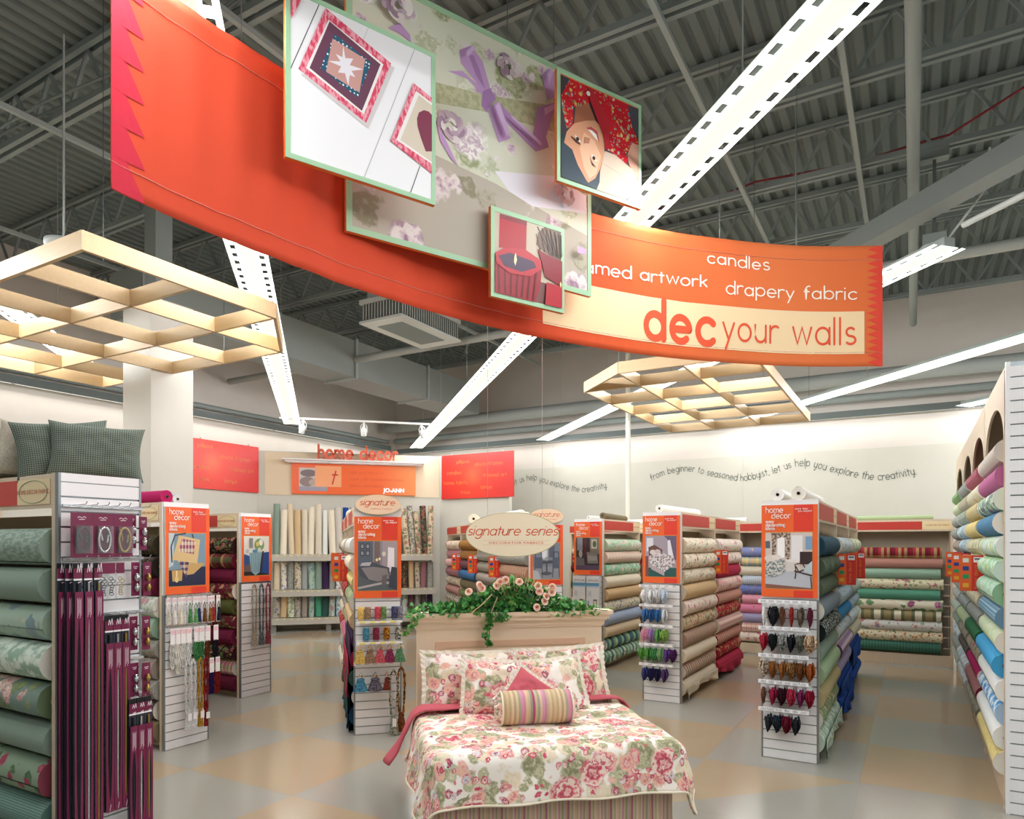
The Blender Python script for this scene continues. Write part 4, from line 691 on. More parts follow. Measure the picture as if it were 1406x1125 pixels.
gondola('maple rack of green fabric rolls at left, end hung with maroon packs', F1, [['sageleaf', 'sage', 'palebrocade', 'paleleaf', 'peony', 'sage', 'mulberry', 'pinstripegreen', 'darkgreen'], ['sage', 'darkgreen', 'moss', 'sage2', 'mist', 'pewter', 'seagreen', 'sageleaf', 'darkgreen']], -1,
        ['near green rack bay', 'far green rack bay'], 0, HG, True, False, 'left')
gondola('maple rack whose end shows the tassel cards', F2, [['darkrib', 'darkfloral', 'maroon', 'minty', 'sage2', 'stone', 'greytweed', 'stone', 'charcoal', 'moss']], -1, ['tassel-card rack'], 0, 1.31, True, False, 'left')
gondola('maple rack with the blue dining picture on its end', F3, [['jewel', 'tartan', 'wine', 'winefloral', 'olive', 'winefloral', 'wine', 'jewel', 'pinkgreenplaid', 'maroon']], -1, ['blue-dining-poster rack'], 0, 1.31, True, False, 'left')
sgk = [['white', 'cream', 'buttercup', 'greenfloral', 'tan', 'purple', 'crimson', 'darkgreen', 'denim', 'navy'], ['cream', 'mintfloral', 'tan', 'redfloral', 'mix', 'khaki', 'pink', 'bluegrey', 'cream', 'mix'], ['mix', 'beigefloral', 'redleaf', 'mix', 'palepink', 'ivoryrose', 'redfloral', 'beige', 'mix', 'cream']]
gondola('slanting maple rack, end hung with spools and tassels', F4, sgk, -1, ['near spool-rack bay', 'middle spool-rack bay', 'far spool-rack bay'], flip=True, flaps={(0, 5): .35, (0, 6): .4, (0, 7): .35, (0, 8): .5, (0, 9): .12})
gondola('slanting maple rack behind the headboard', F4b, [['gold', 'stone', 'candystripe', 'pink', 'pink', 'rose', 'mauve', 'tan', 'cream', 'beige'], ['taupe', 'gingham', 'gingham', 'greytweed', 'greytweed', 'taupe', 'rosybrown', 'stone', 'greytweed', 'stone'], ['gold', 'tobacco', 'plum', 'denim', 'moss', 'fern', 'olive', 'moss', 'fern', 'olive'], ['redleaf', 'dustypink', 'pinkstripe', 'mauve', 'chintz', 'rosybrown', 'mix', 'pink', 'rose', 'mix']], -1,
        ['first headboard-side bay', 'second headboard-side bay', 'third headboard-side bay', 'fourth headboard-side bay'], flip=True)
gondola('single-bay maple rack right of the headboard', F5, [['pastelfloral', 'pastelstripe', 'mintfloral', 'cream', 'tan', 'creamblue', 'lightblue', 'beige', 'patchwork', 'greenblock']], 1, ['rack right of headboard'], flaps={(0, 9): .10})
gondola('two-bay maple rack with coloured trims on its white end', F6, [['ivorymotif', 'ivoryrose', 'ivorymotif', 'tan', 'palepink', 'beigefloral', 'mauvestripe', 'cream', 'pinkgreenstripe', 'linen'], ['palepink', 'palepink', 'crimson', 'pinkfloral', 'redstripe', 'redfloral', 'pinkplaid', 'redcream', 'redfloral', 'crimson']], 1, ['near middle-rack bay', 'far middle-rack bay'], flaps={(0, 9): .12, (1, 9): .1})
gondola('three-bay maple rack with dark trims on its white end', F7, [['navyteal', 'camo', 'olivestripe', 'slate', 'blackleaf', 'sage', 'lightgreen', 'khaki', 'greenfloral', 'paleleaf'], ['paleblue', 'bluefloral', 'bluegrey', 'bluefloral', 'brightblue', 'paleblue', 'purplecheck', 'lavender', 'royal', 'royal'], ['creamgreen', 'paleblue', 'bluegrey', 'mist', 'bluefloral', 'paleblue', 'ash', 'royal', 'navy', 'royal']], 1, ['near dark-trim rack bay', 'middle dark-trim rack bay', 'far dark-trim rack bay'], flaps={(0, 9): .13, (1, 8): .25, (1, 9): .12, (2, 7): .2})
# rolls and cushions lying on rack tops
def top_roll(key, fr, x, y, L, r, label, ang=90, z=HG): return roll(key, fr.w(x, y, z + r), fr.a + math.radians(ang), L, r, label, 'rolls lying on rack tops', int(abs(x) * 50))
top_roll('white', F7, -.10, .75, 1.4, .05, 'left white roll lying on top of the dark-trim rack'); top_roll('white', F7, .06, .75, 1.4, .055, 'right white roll lying on top of the dark-trim rack')
top_roll('white', F6, -.03, .78, 1.4, .045, 'white roll with dark core on top of the middle rack', 88); top_roll('white', F5, -.05, .85, 1.2, .03, 'slim white roll on top of the rack right of the headboard', 84); top_roll('moss', F5, .09, .75, 1.3, .045, 'brown roll on top of the rack right of the headboard', 97)
top_roll('magenta', F2, -.10, .72, 1.2, .055, 'magenta roll on top of the tassel-card rack'); top_roll('whitegrey', F2, .10, .8, 1.2, .045, 'pale grey roll on top of the tassel-card rack', 86)
top_roll('white', F4b, -.05, 1.6, 1.3, .06, 'white roll nearest the hanging oval on the slanting rack'); top_roll('white', F4b, .1, 2.0, 1.3, .055, 'second white roll behind the first on the slanting rack', 94); top_roll('cream', F4b, -.02, 4.1, 1.2, .085, 'cream roll at the far end of the slanting rack', 75); top_roll('cream', F4, -.05, 3.2, 1.1, .07, 'cream roll on top of the spool rack', 96)
# ---------------------------------------------------------------- shelving along the back, in four bays
BX = [.49, -.96, -2.45, -3.94, -5.43]; BY = 11.55
bk = [['redgold', 'rose', 'sage2', 'creamberry', 'seagreen', 'bigfloral', 'olivewide', 'multipale', 'dots', 'darkstripe'], ['bluenursery', 'diamonds', 'linen', 'palegrid', 'bluetoys', 'candy', 'candydots', 'lavender', 'pinkplaid', 'palepink'], ['creamberry', 'mix', 'beige', 'redfloral', 'mix', 'redfloral', 'tan', 'mauve', 'gold', 'beige'], ['tapestry', 'redfloral', 'tartan', 'khaki', 'olive', 'winefloral', 'beigefloral', 'tan', 'moss', 'maroon']]
bw = ['back bay beside the arches', 'back bay beyond dark trims', 'back bay behind middle rack', 'back bay behind headboard racks']
for b in range(4):
    xa, xb = BX[b + 1], BX[b]; L = xb - xa
    t = thing('back_shelving', 'maple %s with red header and horizontal rolls' % bw[b], 'shelving', ((xa + xb) / 2, BY, 0), 0, 'bays along the back')
    for s in (-1, 1): ob('side_panel', MB().box(s * (L/2 - .02) - .018, s * (L/2 - .02) + .018, 0, .45, 0, HG), MAPLE2, t)
    ob('back_panel', MB().box(-L/2 + .04, L/2 - .04, .43, .45, .1, HG - .02), M('#CFC5B2', .7), t); ob('kick_board', MB().box(-L/2, L/2, -.02, .02, 0.012, .17), MAPLE2, t); ob('top_board', MB().box(-L/2, L/2, 0, .45, HG - .02, HG), MAPLE2, t)
    h = ob('header', MB().box(-L/2, L/2, -.012, 0, HG - .17, HG), MAPLE2, t); ob('red_board', MB().box(-L/2 + .01, L/2 - .38, -.016, -.012, HG - .145, HG - .03), REDH, h); ob('cream_board', MB().box(L/2 - .38, L/2 - .01, -.016, -.012, HG - .145, HG - .03), CRH, h)
    mb = MB(); font_mesh(mb, 'HOME D\u00c9COR FABRIC', .02, lambda px, py: (L/2 - .19 + px, -.0175, HG - .095 + py)); ob('lettering', mb, M('#B5502E', .6), h)
    for q, key in enumerate(bk[b]):
        z = 1.62 - q * (1.62 - .27) / 9
        ob('peg', MB().bar((L/2 - .12, .04, z), (L/2 - .03, .04, z), .014), MAPLE2, t); ob('peg', MB().bar((-L/2 + .03, .04, z), (-L/2 + .12, .04, z), .014), MAPLE2, t)
        roll(key, ((xa + xb) / 2 - .05 + .02 * math.sin(q * 2.7), BY + .04, z), 0, 1.27, .079, '%s roll, %s from top in %s' % (FT[key][0], ORD[q], bw[b]), 'rolls in the ' + bw[b], q + b, None, 0)
roll('celery', (-.3, BY + .2, HG + .035), 0, 1.1, .035, 'slim green roll lying on the back bay beside the arches', 'rolls lying on rack tops', 2); roll('white', (-3.0, BY + .2, HG + .04), 0, 1.3, .04, 'long white roll lying on the back bay behind the middle rack', 'rolls lying on rack tops', 1); roll('white', (-4.6, BY + .2, HG + .04), 0, 1.3, .04, 'long white roll lying on the back bay by the pole', 'rolls lying on rack tops', 3)
# ---------------------------------------------------------------- tall arched shelving on the right
RX, RY0, RY1, RH = .53, 5.53, 11.49, 2.92; AB = (RY1 - RY0 - .04) / 4
rk = [['greige', 'orchid', 'tropic', 'steelblue', 'aquafloral', 'limefloral', 'meadow', 'bluerib', 'palelime', 'sky', 'white', 'tiedye', 'white', 'buttercup'], ['rosestripe', 'redscript', 'straw', 'yellow', 'yellowfloral', 'yellowfloral', 'oldrose', 'fleur', 'pewter', 'emerald', 'oldrose', 'magenta', 'winestripe', 'taupefloral'],
      ['dove', 'ash', 'mist', 'bluesprig', 'bluesprig', 'navy', 'ash', 'mist', 'greystripe', 'celery', 'taupefloral', 'charcoal', 'whitegrey', 'whitegrey'], ['apple', 'palelime', 'dove', 'pewter', 'taupe', 'dove', 'slate', 'greystripe', 'dove', 'mist', 'sage', 'paleblue', 'pewter', 'mist']]
rw = ['nearest arched bay', 'second arched bay', 'third arched bay', 'farthest arched bay']
t = thing('arched_shelving', 'tall maple shelving with four arches along the right aisle', 'shelving', (RX, RY0, 0))
ob('back_panel', MB().box(.44, .46, 0.02, RY1 - RY0, 0, RH - .02), M('#8E7C68', .7), t); ob('kick_board', MB().box(.0, .03, .04, RY1 - RY0 - .02, 0, .16), MAPLE2, t); ob('top_board', MB().box(0.0, .46, .02, RY1 - RY0, RH - .02, RH), MAPLE2, t)
for k in range(5): ob('divider', MB().box(0, .44, .02 + k * AB - (.018 if k else 0), .02 + k * AB + .018, 0, RH - .02), MAPLE2, t)
for k in range(4):
    ya, yb = .038 + k * AB, .02 + (k + 1) * AB - .018; mb = MB(); n = 20; cy, rx, rz, zs = (ya + yb) / 2, (yb - ya) / 2 - .05, .30, 2.42
    inner = [(cy + rx * math.cos(math.pi * (1 - i / n)), zs + rz * math.sin(math.pi * i / n)) for i in range(n + 1)]; outer = [(ya, zs)] + [(ya + (yb - ya) * i / n, RH - .02) for i in range(1, n)] + [(yb, zs)]
    outer[0] = (ya, zs); pts = []
    for i in range(n):
        a, b, c, d = inner[i], inner[i+1], (ya + (yb - ya) * (i + 1) / n, RH - .02), (ya + (yb - ya) * i / n, RH - .02)
        for x_ in (-.012, .004): pts.append([(x_, *a), (x_, *b), (x_, *c), (x_, *d)])
        pts.append([(-.012, *a), (.004, *a), (.004, *b), (-.012, *b)])
    for q in pts: mb.add(q, [(0, 1, 2, 3)])
    mb.box(-.012, .004, ya, ya + .05, .0, zs).box(-.012, .004, yb - .05, yb, .0, zs); mb.add([(-.012, ya, zs), (-.012, ya + .05, zs), (-.012, ya, RH - .02)], [(0, 1, 2)]).add([(-.012, yb, zs), (-.012, yb - .05, zs), (-.012, yb, RH - .02)], [(0, 1, 2)])
    ob('arch_panel', mb, MAPLE2, t)
    for q, key in enumerate(rk[k]):
        z = 2.36 - q * (2.36 - .30) / 13; rr = .078
        roll(key, (RX + .012 + .01 * math.sin(q * 1.9), RY0 + cy + .02 * math.sin(q * 2.3), z), math.pi / 2, AB - .13, rr, '%s roll, %s from top in %s' % (FT[key][0], ORD[q], rw[k]), 'rolls in the ' + rw[k], q + k * 2, None, 0)
sp_ = ob('slat_end', MB().box(0, 1.2, -.018, 0, 0, RH), GROOVE, t); sm = MB().box(.012, 1.2, -.030, -.018, .004, .0712).mesh('slat', [WHITE])
for k in range(int(RH / .0762)): ob('slat', sm, None, sp_, (0, 0, k * .0762))
ob('slat_edge', MB().box(-.012, .012, -.032, 0, 0, RH), WHITE, t)
# ---------------------------------------------------------------- corner shelving with rolls standing upright
CSL = 3.25
t = thing('corner_shelving', 'grey three-tier shelving across the corner holding upright rolls', 'shelving', CF.w(0, 0), CF.a); SHG = M('#D9D3C8', .5); EDGE = M('#BDB6AA', .5)
TZ = [1.53, .82, .26]
for z in TZ:
    d = ob('shelf', MB().box(-CSL/2, CSL/2, -.52, -.03, z - .03, z), SHG, t); ob('front_rail', MB().box(-CSL/2, CSL/2, -.535, -.52, z - .12, z + .015), EDGE, d)
    for k in range(24): ob('price_tag', MB().box(-CSL/2 + .08 + k * .133, -CSL/2 + .12 + k * .133, -.538, -.535, z - .02, z), M('#E8DC7A', .5), d)
for x in (-1.6, -.54, .54, 1.6): ob('upright', MB().box(x - .03, x + .03, -.03, -.005, 0, 2.2), M('#6E6A64', .6), t); ob('foot', MB().box(x - .05, x + .05, -.48, -.02, 0, .14), M('#8A857C', .6), t)
ob('stretcher', MB().box(-CSL/2, CSL/2, -.45, -.42, .16, .19), M('#8A857C', .6), t)
tops = ['sage', 'cream', 'beige', 'tan', 'linen', 'cream', 'linen', 'white', 'cream', 'greige', 'royal', 'chintz', 'bluechintz', 'lilacfloral', 'purple', 'bluechintz', 'lilacfloral', 'plumvelvet', 'sage2', 'tapestry', 'mix', 'tapestry', 'blacktap', 'tapestry']
mids = ['beige', 'lilacfloral', 'stone', 'chintz', 'dove', 'palebrocade', 'sage', 'purple', 'stone', 'lilacfloral', 'bluechintz', 'tartan', 'mix', 'stripegrey', 'tan', 'blacktap', 'gold', 'stripegrey', 'tapestry', 'blacktap', 'tan', 'chintz', 'mauve', 'stone']
lows = ['bluechintz', 'tan', 'creamgreen', 'bluechintz', 'taupe', 'palebrocade', 'jade', 'darkgreen', 'minty', 'bluesprig', 'seagreen', 'jade', 'mist', 'sage', 'stone', 'dove', 'greystripe', 'purple', 'plumvelvet', 'minty', 'plum', 'stone', 'charcoal', 'purple']
for tier, (ks, z, hh, nm) in enumerate(((tops, TZ[0], .98, 'top'), (mids, TZ[1], .58, 'middle'), (lows, TZ[2], .46, 'bottom'))):
    for q, key in enumerate(ks):
        rng = random.Random(tier * 50 + q); L = hh * rng.uniform(.88, 1.06) if tier == 0 else hh * rng.uniform(.92, 1.0); L = round(L / .06) * .06; x = -CSL/2 + .08 + q * (CSL - .16) / 23; lean = .06 + .02 * rng.random(); ly = rng.uniform(-.05, .05) + (-.10 if tier == 0 and q in (19, 20, 21) else 0)
        r_ = rng.choice((.055, .062, .068)); y = -.36 + rng.uniform(-.03, .03)
        roll(key, CF.w(x, y + .03, z + L/2 * math.cos(lean) + .012), 0, L, r_, '%s roll, %s from left on the %s corner shelf' % (FT[key][0], ORD[q], nm), 'upright rolls on the %s corner shelf' % nm, q, Matrix.Rotation(CF.a, 3, 'Z').to_4x4().__matmul__(Matrix.Rotation(-lean, 4, 'X')).__matmul__(Matrix.Rotation(math.pi/2 + ly, 4, 'Y')).to_euler())
# ================================================================ posters on the rack ends
class Sub:
    def __init__(s, P, u0, v0, u1, v1): s.P, s.b = P, (u0, v0, u1, v1)
    def q(s, u, v): b = s.b; return (b[0] + (b[2]-b[0]) * u, b[1] + (b[3]-b[1]) * v)
    def rect(s, a, b, c, d, m): s.P.rect(*s.q(a, b), *s.q(c, d), m)
    def poly(s, pts, m): s.P.poly([s.q(*p) for p in pts], m)
    def ell(s, u, v, ru, rv, m): s.P.ell(*s.q(u, v), ru * (s.b[2]-s.b[0]), rv * (s.b[3]-s.b[1]), m)
    def line(s, pts, w, m): s.P.line([s.q(*p) for p in pts], w, m)
def pic_cushions(S):
    S.rect(0, 0, 1, 1, '#7E98A8'); S.poly([(.0, 1), (.0, .35), (.12, .4), (.14, 1)], '#B9CCD6'); S.poly([(0, 0), (1, 0), (1, .36), (.0, .3)], '#232848'); S.line([(.08, .45), (.06, .75), (.16, .96), (.45, 1)], .012, '#3A3A44'); S.line([(.62, .99), (.68, .85)], .012, '#3A3A44')
    S.poly([(.52, .45), (.98, .42), (.66, .22), (.42, .2)], '#C9A468'); S.poly([(.2, .52), (.54, .5), (.46, .16)], fab_plaid(['#2F3E6A', '#C9B49A', '#8F3A5A'], ['#3A4A74', '#D9C8B0'], .05))
    S.poly([(.26, .96), (.84, .88), (.76, .42), (.08, .5)], '#D9BC88'); S.poly([(.34, .9), (.72, .85), (.66, .6), (.25, .66)], fab_plaid(['#E0CDB4', '#8F2F5A', '#E0CDB4', '#3A4A6A'], ['#E6D6BE', '#A84A70'], .06)); S.poly([(.07, .3), (.36, .31), (.34, .1), (.09, .09)], '#C4A064'); S.line([(.2, .29), (.2, .12)], .012, '#EAD9A8'); S.ell(.2, .13, .05, .06, '#DCC48A')
def pic_dining_blue(S):
    S.rect(0, 0, 1, 1, '#E4DFD4'); S.rect(0, 0, 1, .5, '#6E5A58'); S.rect(0, 0, 1, .1, '#2E2628'); S.poly([(.2, .58), (.78, .6), (.7, .12), (.45, .0), (.28, .1)], '#8FB0B8')
    for k in range(6): S.line([(.28 + .08 * k, .56), (.32 + .06 * k, .08)], .005, '#3F6A7E')
    S.poly([(.0, .55), (.2, .5), (.2, .3), (.0, .24)], '#2A4F8A'); S.poly([(.74, .58), (1, .6), (1, .02), (.62, .08)], '#20478A'); S.poly([(.72, .62), (.78, .62), (.7, .1), (.62, .1)], '#3A221E')
    S.ell(.6, .78, .2, .16, '#7F9A62'); S.ell(.66, .84, .08, .08, '#F0EADC'); S.ell(.52, .8, .06, .06, '#D9C46A'); S.rect(.54, .58, .66, .7, '#C9D0D0'); S.rect(.2, .7, .34, .95, '#8A8A88'); S.ell(.12, .62, .06, .05, '#A8B4B8'); S.ell(.42, .62, .1, .04, '#4F86A8')
def pic_bed_grey(S):
    S.rect(0, 0, 1, 1, '#8A8A96'); S.rect(0, 0, .38, 1, '#5E6874'); S.rect(.62, .0, 1, 1, '#A89CA2'); S.rect(.42, .4, .56, 1, '#7A6A66'); S.poly([(.75, .36), (.93, .4), (.93, .86), (.77, .88)], '#EDEBF0'); S.rect(0, 0, 1, .3, '#5A6468')
    for u, v in ((.06, .84), (.2, .84), (.06, .7), (.2, .7)): S.rect(u, v, u + .1, v + .11, '#3E4450'); S.rect(u + .02, v + .02, u + .08, v + .09, '#9A9AA2')
    S.poly([(0, .48), (.3, .6), (.55, .52), (.8, .46), (.82, .2), (.35, .18), (.05, .3)], '#4E545E'); S.poly([(.08, .46), (.4, .48), (.75, .44), (.8, .24), (.5, .18), (.28, .22)], '#8A8486'); S.poly([(.1, .56), (.35, .58), (.3, .5), (.05, .5)], '#B9B9C0'); S.line([(.0, .05), (.7, .16), (1, .12)], .02, '#B5AEB0')
    S.poly([(.86, .48), (1, .46), (1, .0), (.78, .06)], '#3E4450'); S.ell(.48, .62, .03, .03, '#F4E6B4'); S.ell(.55, .64, .03, .03, '#F4E6B4'); S.ell(.66, .74, .05, .05, '#D9D9C4'); S.poly([(.62, .3), (.74, .32), (.72, .1), (.6, .1)], '#6A6468')
def pic_dining_grey(S):
    S.rect(0, 0, 1, 1, '#7E8694'); S.rect(.0, 0, 1, .35, '#8F939C'); S.rect(.3, .55, .55, .98, '#C4CAD6'); S.rect(.34, .6, .5, .95, '#E3E6EC'); S.rect(.6, .6, .8, .95, '#5E6470'); S.poly([(.3, .5), (.72, .52), (.78, .44), (.28, .42)], '#4E525C'); S.rect(.48, .2, .53, .44, '#4A4C56'); S.ell(.5, .16, .2, .05, '#565A66')
    for x, s in ((.05, .30), (.72, .26)):
        S.rect(x, .3, x + s, .6, '#5A6272'); S.line([(x + .02, .3), (x, .05)], .008, '#3E4450'); S.line([(x + s - .02, .3), (x + s, .05)], .008, '#3E4450'); S.line([(x + .04, .58), (x + .04, .75), (x + s - .04, .75), (x + s - .04, .58)], .01, '#444A58')
    S.poly([(0, .0), (.3, .0), (.2, .22), (0, .26)], '#B4B8C0'); S.ell(.5, .56, .06, .06, '#9AA29A')
def pic_sofa_dark(S):
    S.rect(0, 0, 1, 1, '#3A3034'); S.rect(.6, .5, 1, 1, '#7A7066'); S.rect(.05, .6, .28, 1, '#8A8A94'); S.rect(.34, .45, .44, 1, '#5E2A2E'); S.rect(.66, .66, .9, .95, '#B9B0A0'); S.poly([(.46, .56), (.92, .5), (.95, .2), (.5, .2)], '#7F7A78'); S.poly([(.5, .46), (.9, .42), (.9, .3), (.52, .28)], '#9A948E'); S.poly([(0, .4), (.35, .36), (.38, .1), (0, .06)], '#6A6468'); S.rect(0, 0, 1, .14, '#5A4A62'); S.ell(.8, .8, .08, .1, '#4F5E48'); S.ell(.2, .5, .08, .12, '#A8A29A')
def pic_bed_floral(S):
    S.rect(0, 0, 1, 1, '#A49AA6'); S.rect(0, 0, 1, .22, '#2E5A58'); S.poly([(0, .0), (.1, .0), (.1, .5), (0, .5)], '#8A4A44'); S.rect(.04, .62, .26, .95, '#DCDCE4'); S.poly([(.6, 1), (1, 1), (1, .4), (.84, .45), (.8, .85)], '#6A5E78'); S.poly([(.72, .88), (.8, .9), (.92, .45), (.74, .45)], '#E6E4EC')
    S.poly([(.1, .72), (.3, .78), (.56, .66), (.54, .5), (.12, .5)], '#6A4A40'); S.poly([(.12, .5), (.4, .62), (.92, .5), (.96, .3), (.62, .12), (.16, .3)], fab_floral('#E0DBE0', ['#7A5A6A', '#A88A94'], ['#7F8A78'], 40, .9, .4, .4, False)); S.ell(.25, .6, .1, .06, '#D9D0CC'); S.ell(.4, .62, .1, .05, '#C9BDBE')
    S.poly([(.16, .3), (.62, .12), (.62, .02), (.2, .18)], '#B5A6AA')
def pic_living(S):
    S.rect(0, 0, 1, 1, '#D2C6BE'); S.rect(0, 0, 1, .12, '#8A5A50'); S.poly([(0, .08), (1, .02), (1, .34), (0, .34)], '#B9BCC4'); S.rect(.0, .72, .1, .85, '#5A6670'); S.rect(.26, .55, .44, .96, '#F8F4F2'); fl_ = fab_tweed('#5E5048', '#C9B4A4', 60); S.poly([(.12, 1), (.54, 1), (.54, .88), (.36, .92), (.14, .86)], fl_); S.poly([(.14, .9), (.24, .9), (.22, .55), (.14, .55)], fl_); S.poly([(.42, .92), (.54, .9), (.52, .5), (.42, .55)], fl_)
    S.rect(.56, .45, .8, .95, '#E8E4E4'); S.rect(.86, .7, 1, .93, '#7FA0C0'); S.rect(.74, .44, 1, .66, '#3A2A2C'); S.poly([(0, .5), (.2, .56), (.42, .5), (.42, .3), (.2, .2), (0, .22)], fab_tweed('#6E7A7A', '#D6D2CC', 50)); S.ell(.1, .54, .12, .06, '#DCD2C8'); S.ell(.24, .56, .1, .05, '#E6DCD4')
    S.poly([(.44, .48), (.74, .5), (.74, .32), (.46, .3)], '#D4CCC8'); S.ell(.59, .5, .15, .03, '#E4DEDA'); S.line([(.64, .44), (.66, .3), (.64, .18)], .008, '#3E2A24'); S.line([(.62, .32), (1, .24)], .010, '#3E2A24'); S.line([(.66, .44), (.8, .46), (.86, .36), (.72, .3), (.66, .4)], .009, '#4A3228'); S.poly([(.82, .36), (1, .5), (1, .26), (.84, .3)], '#B9C6CC'); S.line([(.97, .22), (.99, .02)], .008, '#3E2A24')
OR1, RE1 = '#F0672E', '#E2402C'
def poster(fr, label, pic, w=.425, z0=1.315, h=.745):
    t = thing('poster', label, 'poster', fr.w(0, -.024, z0), fr.a); ob('board', MB().box(-w/2, w/2, 0, .008, 0, h), M('#E8E4E0', .5), t); P = Print(-w/2, 0, w, h, -.0004)
    P.rect(0, 0, 1, 1, OR1); P.rect(.58, .715, .92, 1, RE1); P.rect(.58, 0, .92, .075, RE1); P.rect(.068, .088, .912, .705, '#C9A24A'); S = Sub(P, .075, .093, .905, .70); pic(S); P.k += 2
    P.text('home', .085, .918, .030, .0055, '#FFF6EC', gap=.34, xs=.82); P.text('decor', .19, .855, .030, .0055, '#FFF6EC', gap=.34, xs=.82)
    for k, wd in enumerate(('easy', 'decorating', 'ideas')): P.text(wd, .085, .805 - .037 * k, .0155, .005, '#FFF6EC', gap=.40, xs=.82)
    P.text('more than', .61, .945, .0085, .0026, '#FFF6EC', gap=.4); P.text('you expect', .66, .922, .0085, .0026, '#FFF6EC', gap=.4); P.done('print', t); return t
poster(F2, 'orange poster showing plaid cushions on a chair', pic_cushions); poster(F3, 'orange poster showing a blue dining table', pic_dining_blue); poster(F4, 'orange poster showing a grey bedroom, above the spools', pic_bed_grey, z0=1.25); poster(F4b, 'orange poster showing a grey dining room, behind the hanging oval', pic_dining_grey, z0=1.24)
poster(F5, 'orange poster showing a dark sitting room with sofa', pic_sofa_dark); poster(F6, 'orange poster showing a bed with floral spread', pic_bed_floral); poster(F7, 'orange poster showing a bright living room, above the dark trims', pic_living)
# ---- two-tone flags on the bay dividers
def flag(fr, x, y, z, label):
    w, h = .165, .30; t = thing('aisle_flag', label, 'aisle sign', fr.w(x, y, z - h/2), fr.a, 'orange and red aisle flags'); ob('board', MB().box(-w/2, w/2, 0, .02, 0, h), M('#C8412F', .5), t); P = Print(-w/2, 0, w, h, -.0005); P.rect(0, 0, .5, 1, '#EC6530'); P.rect(.5, 0, 1, 1, '#D8352E')
    for c, v in (('#E9E7E4', .80), ('#27408F', .57), ('#1E9A5A', .34), ('#F2B03A', .10)): P.rect(.12, v, .38, v + .12, c)
    P.rect(.58, .80, .94, .95, '#F0ECEA'); P.rect(.62, .87, .9, .92, '#77727A'); P.k += 1; a = P.slot('#F0923C'); le, W = stroke_text('home decor', .018, .004, gap=.4); yy = P.y - .00035 * P.k
    stroke_mesh(P.mb, le, .0035, lambda px, py: (P.x0 + .68 * w + .018 - py - .005, yy, P.z0 + .08 * h + px * (.66 * h / W)), a); P.done('print', t); return t
RF = Fr(RX, RY0, 0)
for k, nm in ((1, 'nearest'), (2, 'middle'), (3, 'farthest')): flag(RF, -.105, .02 + k * AB - .03, 1.50, nm + ' aisle flag on the arched shelving')
flag(F7, WD/2 + .09, BAY - .02, 1.50, 'nearer aisle flag on the dark-trim rack'); flag(F7, WD/2 + .09, 2 * BAY - .02, 1.50, 'farther aisle flag on the dark-trim rack'); flag(F6, WD/2 + .09, BAY - .02, 1.52, 'aisle flag on the middle rack')
flag(F4, -WD/2 - .09, BAY - .02, 1.48, 'nearer aisle flag on the spool rack'); flag(F4, -WD/2 - .09, 2 * BAY - .02, 1.48, 'farther aisle flag on the spool rack')
for k, nm in ((1, 'nearest'), (2, 'middle'), (3, 'farthest')): flag(F4b, -WD/2 - .09, k * BAY - .02, 1.42, nm + ' aisle flag behind the headboard')
# ---- oval signs
def oval(fr, x, y, z, w, h, label, lines, wires=None):
    t = thing('oval_sign', label, 'sign', fr.w(x, y, z), fr.a); n = 48; el = [(w/2*math.cos(2*math.pi*k/n), h/2*math.sin(2*math.pi*k/n)) for k in range(n)]; ob('plate', MB().prism(el, 0, .01, 0, 'y'), M('#B9B57E', .6), t); mb = MB(); mb.add([(a*.985, -.0006, b*.97) for a, b in el], [tuple(range(n))]); ob('face', mb, M('#F8EBCF' if wires else '#F3D7B8', .5), t); mb = MB()
    for txt, kind, cx, cz, hh, wt in lines:
        if kind == 's':
            le, W = stroke_text(txt, hh, wt, gap=.26, shear=.28); stroke_mesh(mb, le, wt, lambda px, py: (cx - W/2 + px, -.0016, cz + py))
        else: font_mesh(mb, txt, hh, lambda px, py: (cx + px * wt, -.0012, cz + py), 0)
    ob('lettering', mb, M('#DE5A34', .6), t)
    for xx in wires or (): ob('hanging_wire', MB().bar((xx, .005, h * .42), (xx, .005, ZB - z), .003), M('#B9BDB8', .4, .5), t)
    return t
oval(F4, 0, -.04, 2.105, .42, .185, 'cream oval sign on top of the spool rack end', [('signature', 's', -.01, -.005, .036, .006), ('TRIMS & TASSELS', 'c', .03, -.045, .012, 1.5)]); oval(F4b, 0, -.04, 2.09, .44, .19, 'cream oval sign on the rack behind the hanging oval', [('signature', 's', -.01, -.005, .038, .006), ('TRIMS & TASSELS', 'c', .03, -.045, .012, 1.5)])
t = oval(Fr(-2.79, 4.86, 33), 0, 0, 1.82, .755, .36, 'large cream oval sign hanging on wires above the bed', [('signature series', 's', 0, -.005, .048, .0075), ('DECORATOR FABRICS', 'c', .03, -.075, .018, 1.7)], (-.2, .24))
ob('frame_line', MB().box(-.24, .30, -.0015, -.0012, -.084, -.0825).box(-.24, .30, -.0015, -.0012, -.048, -.0465), M('#E9A98A', .6), t)
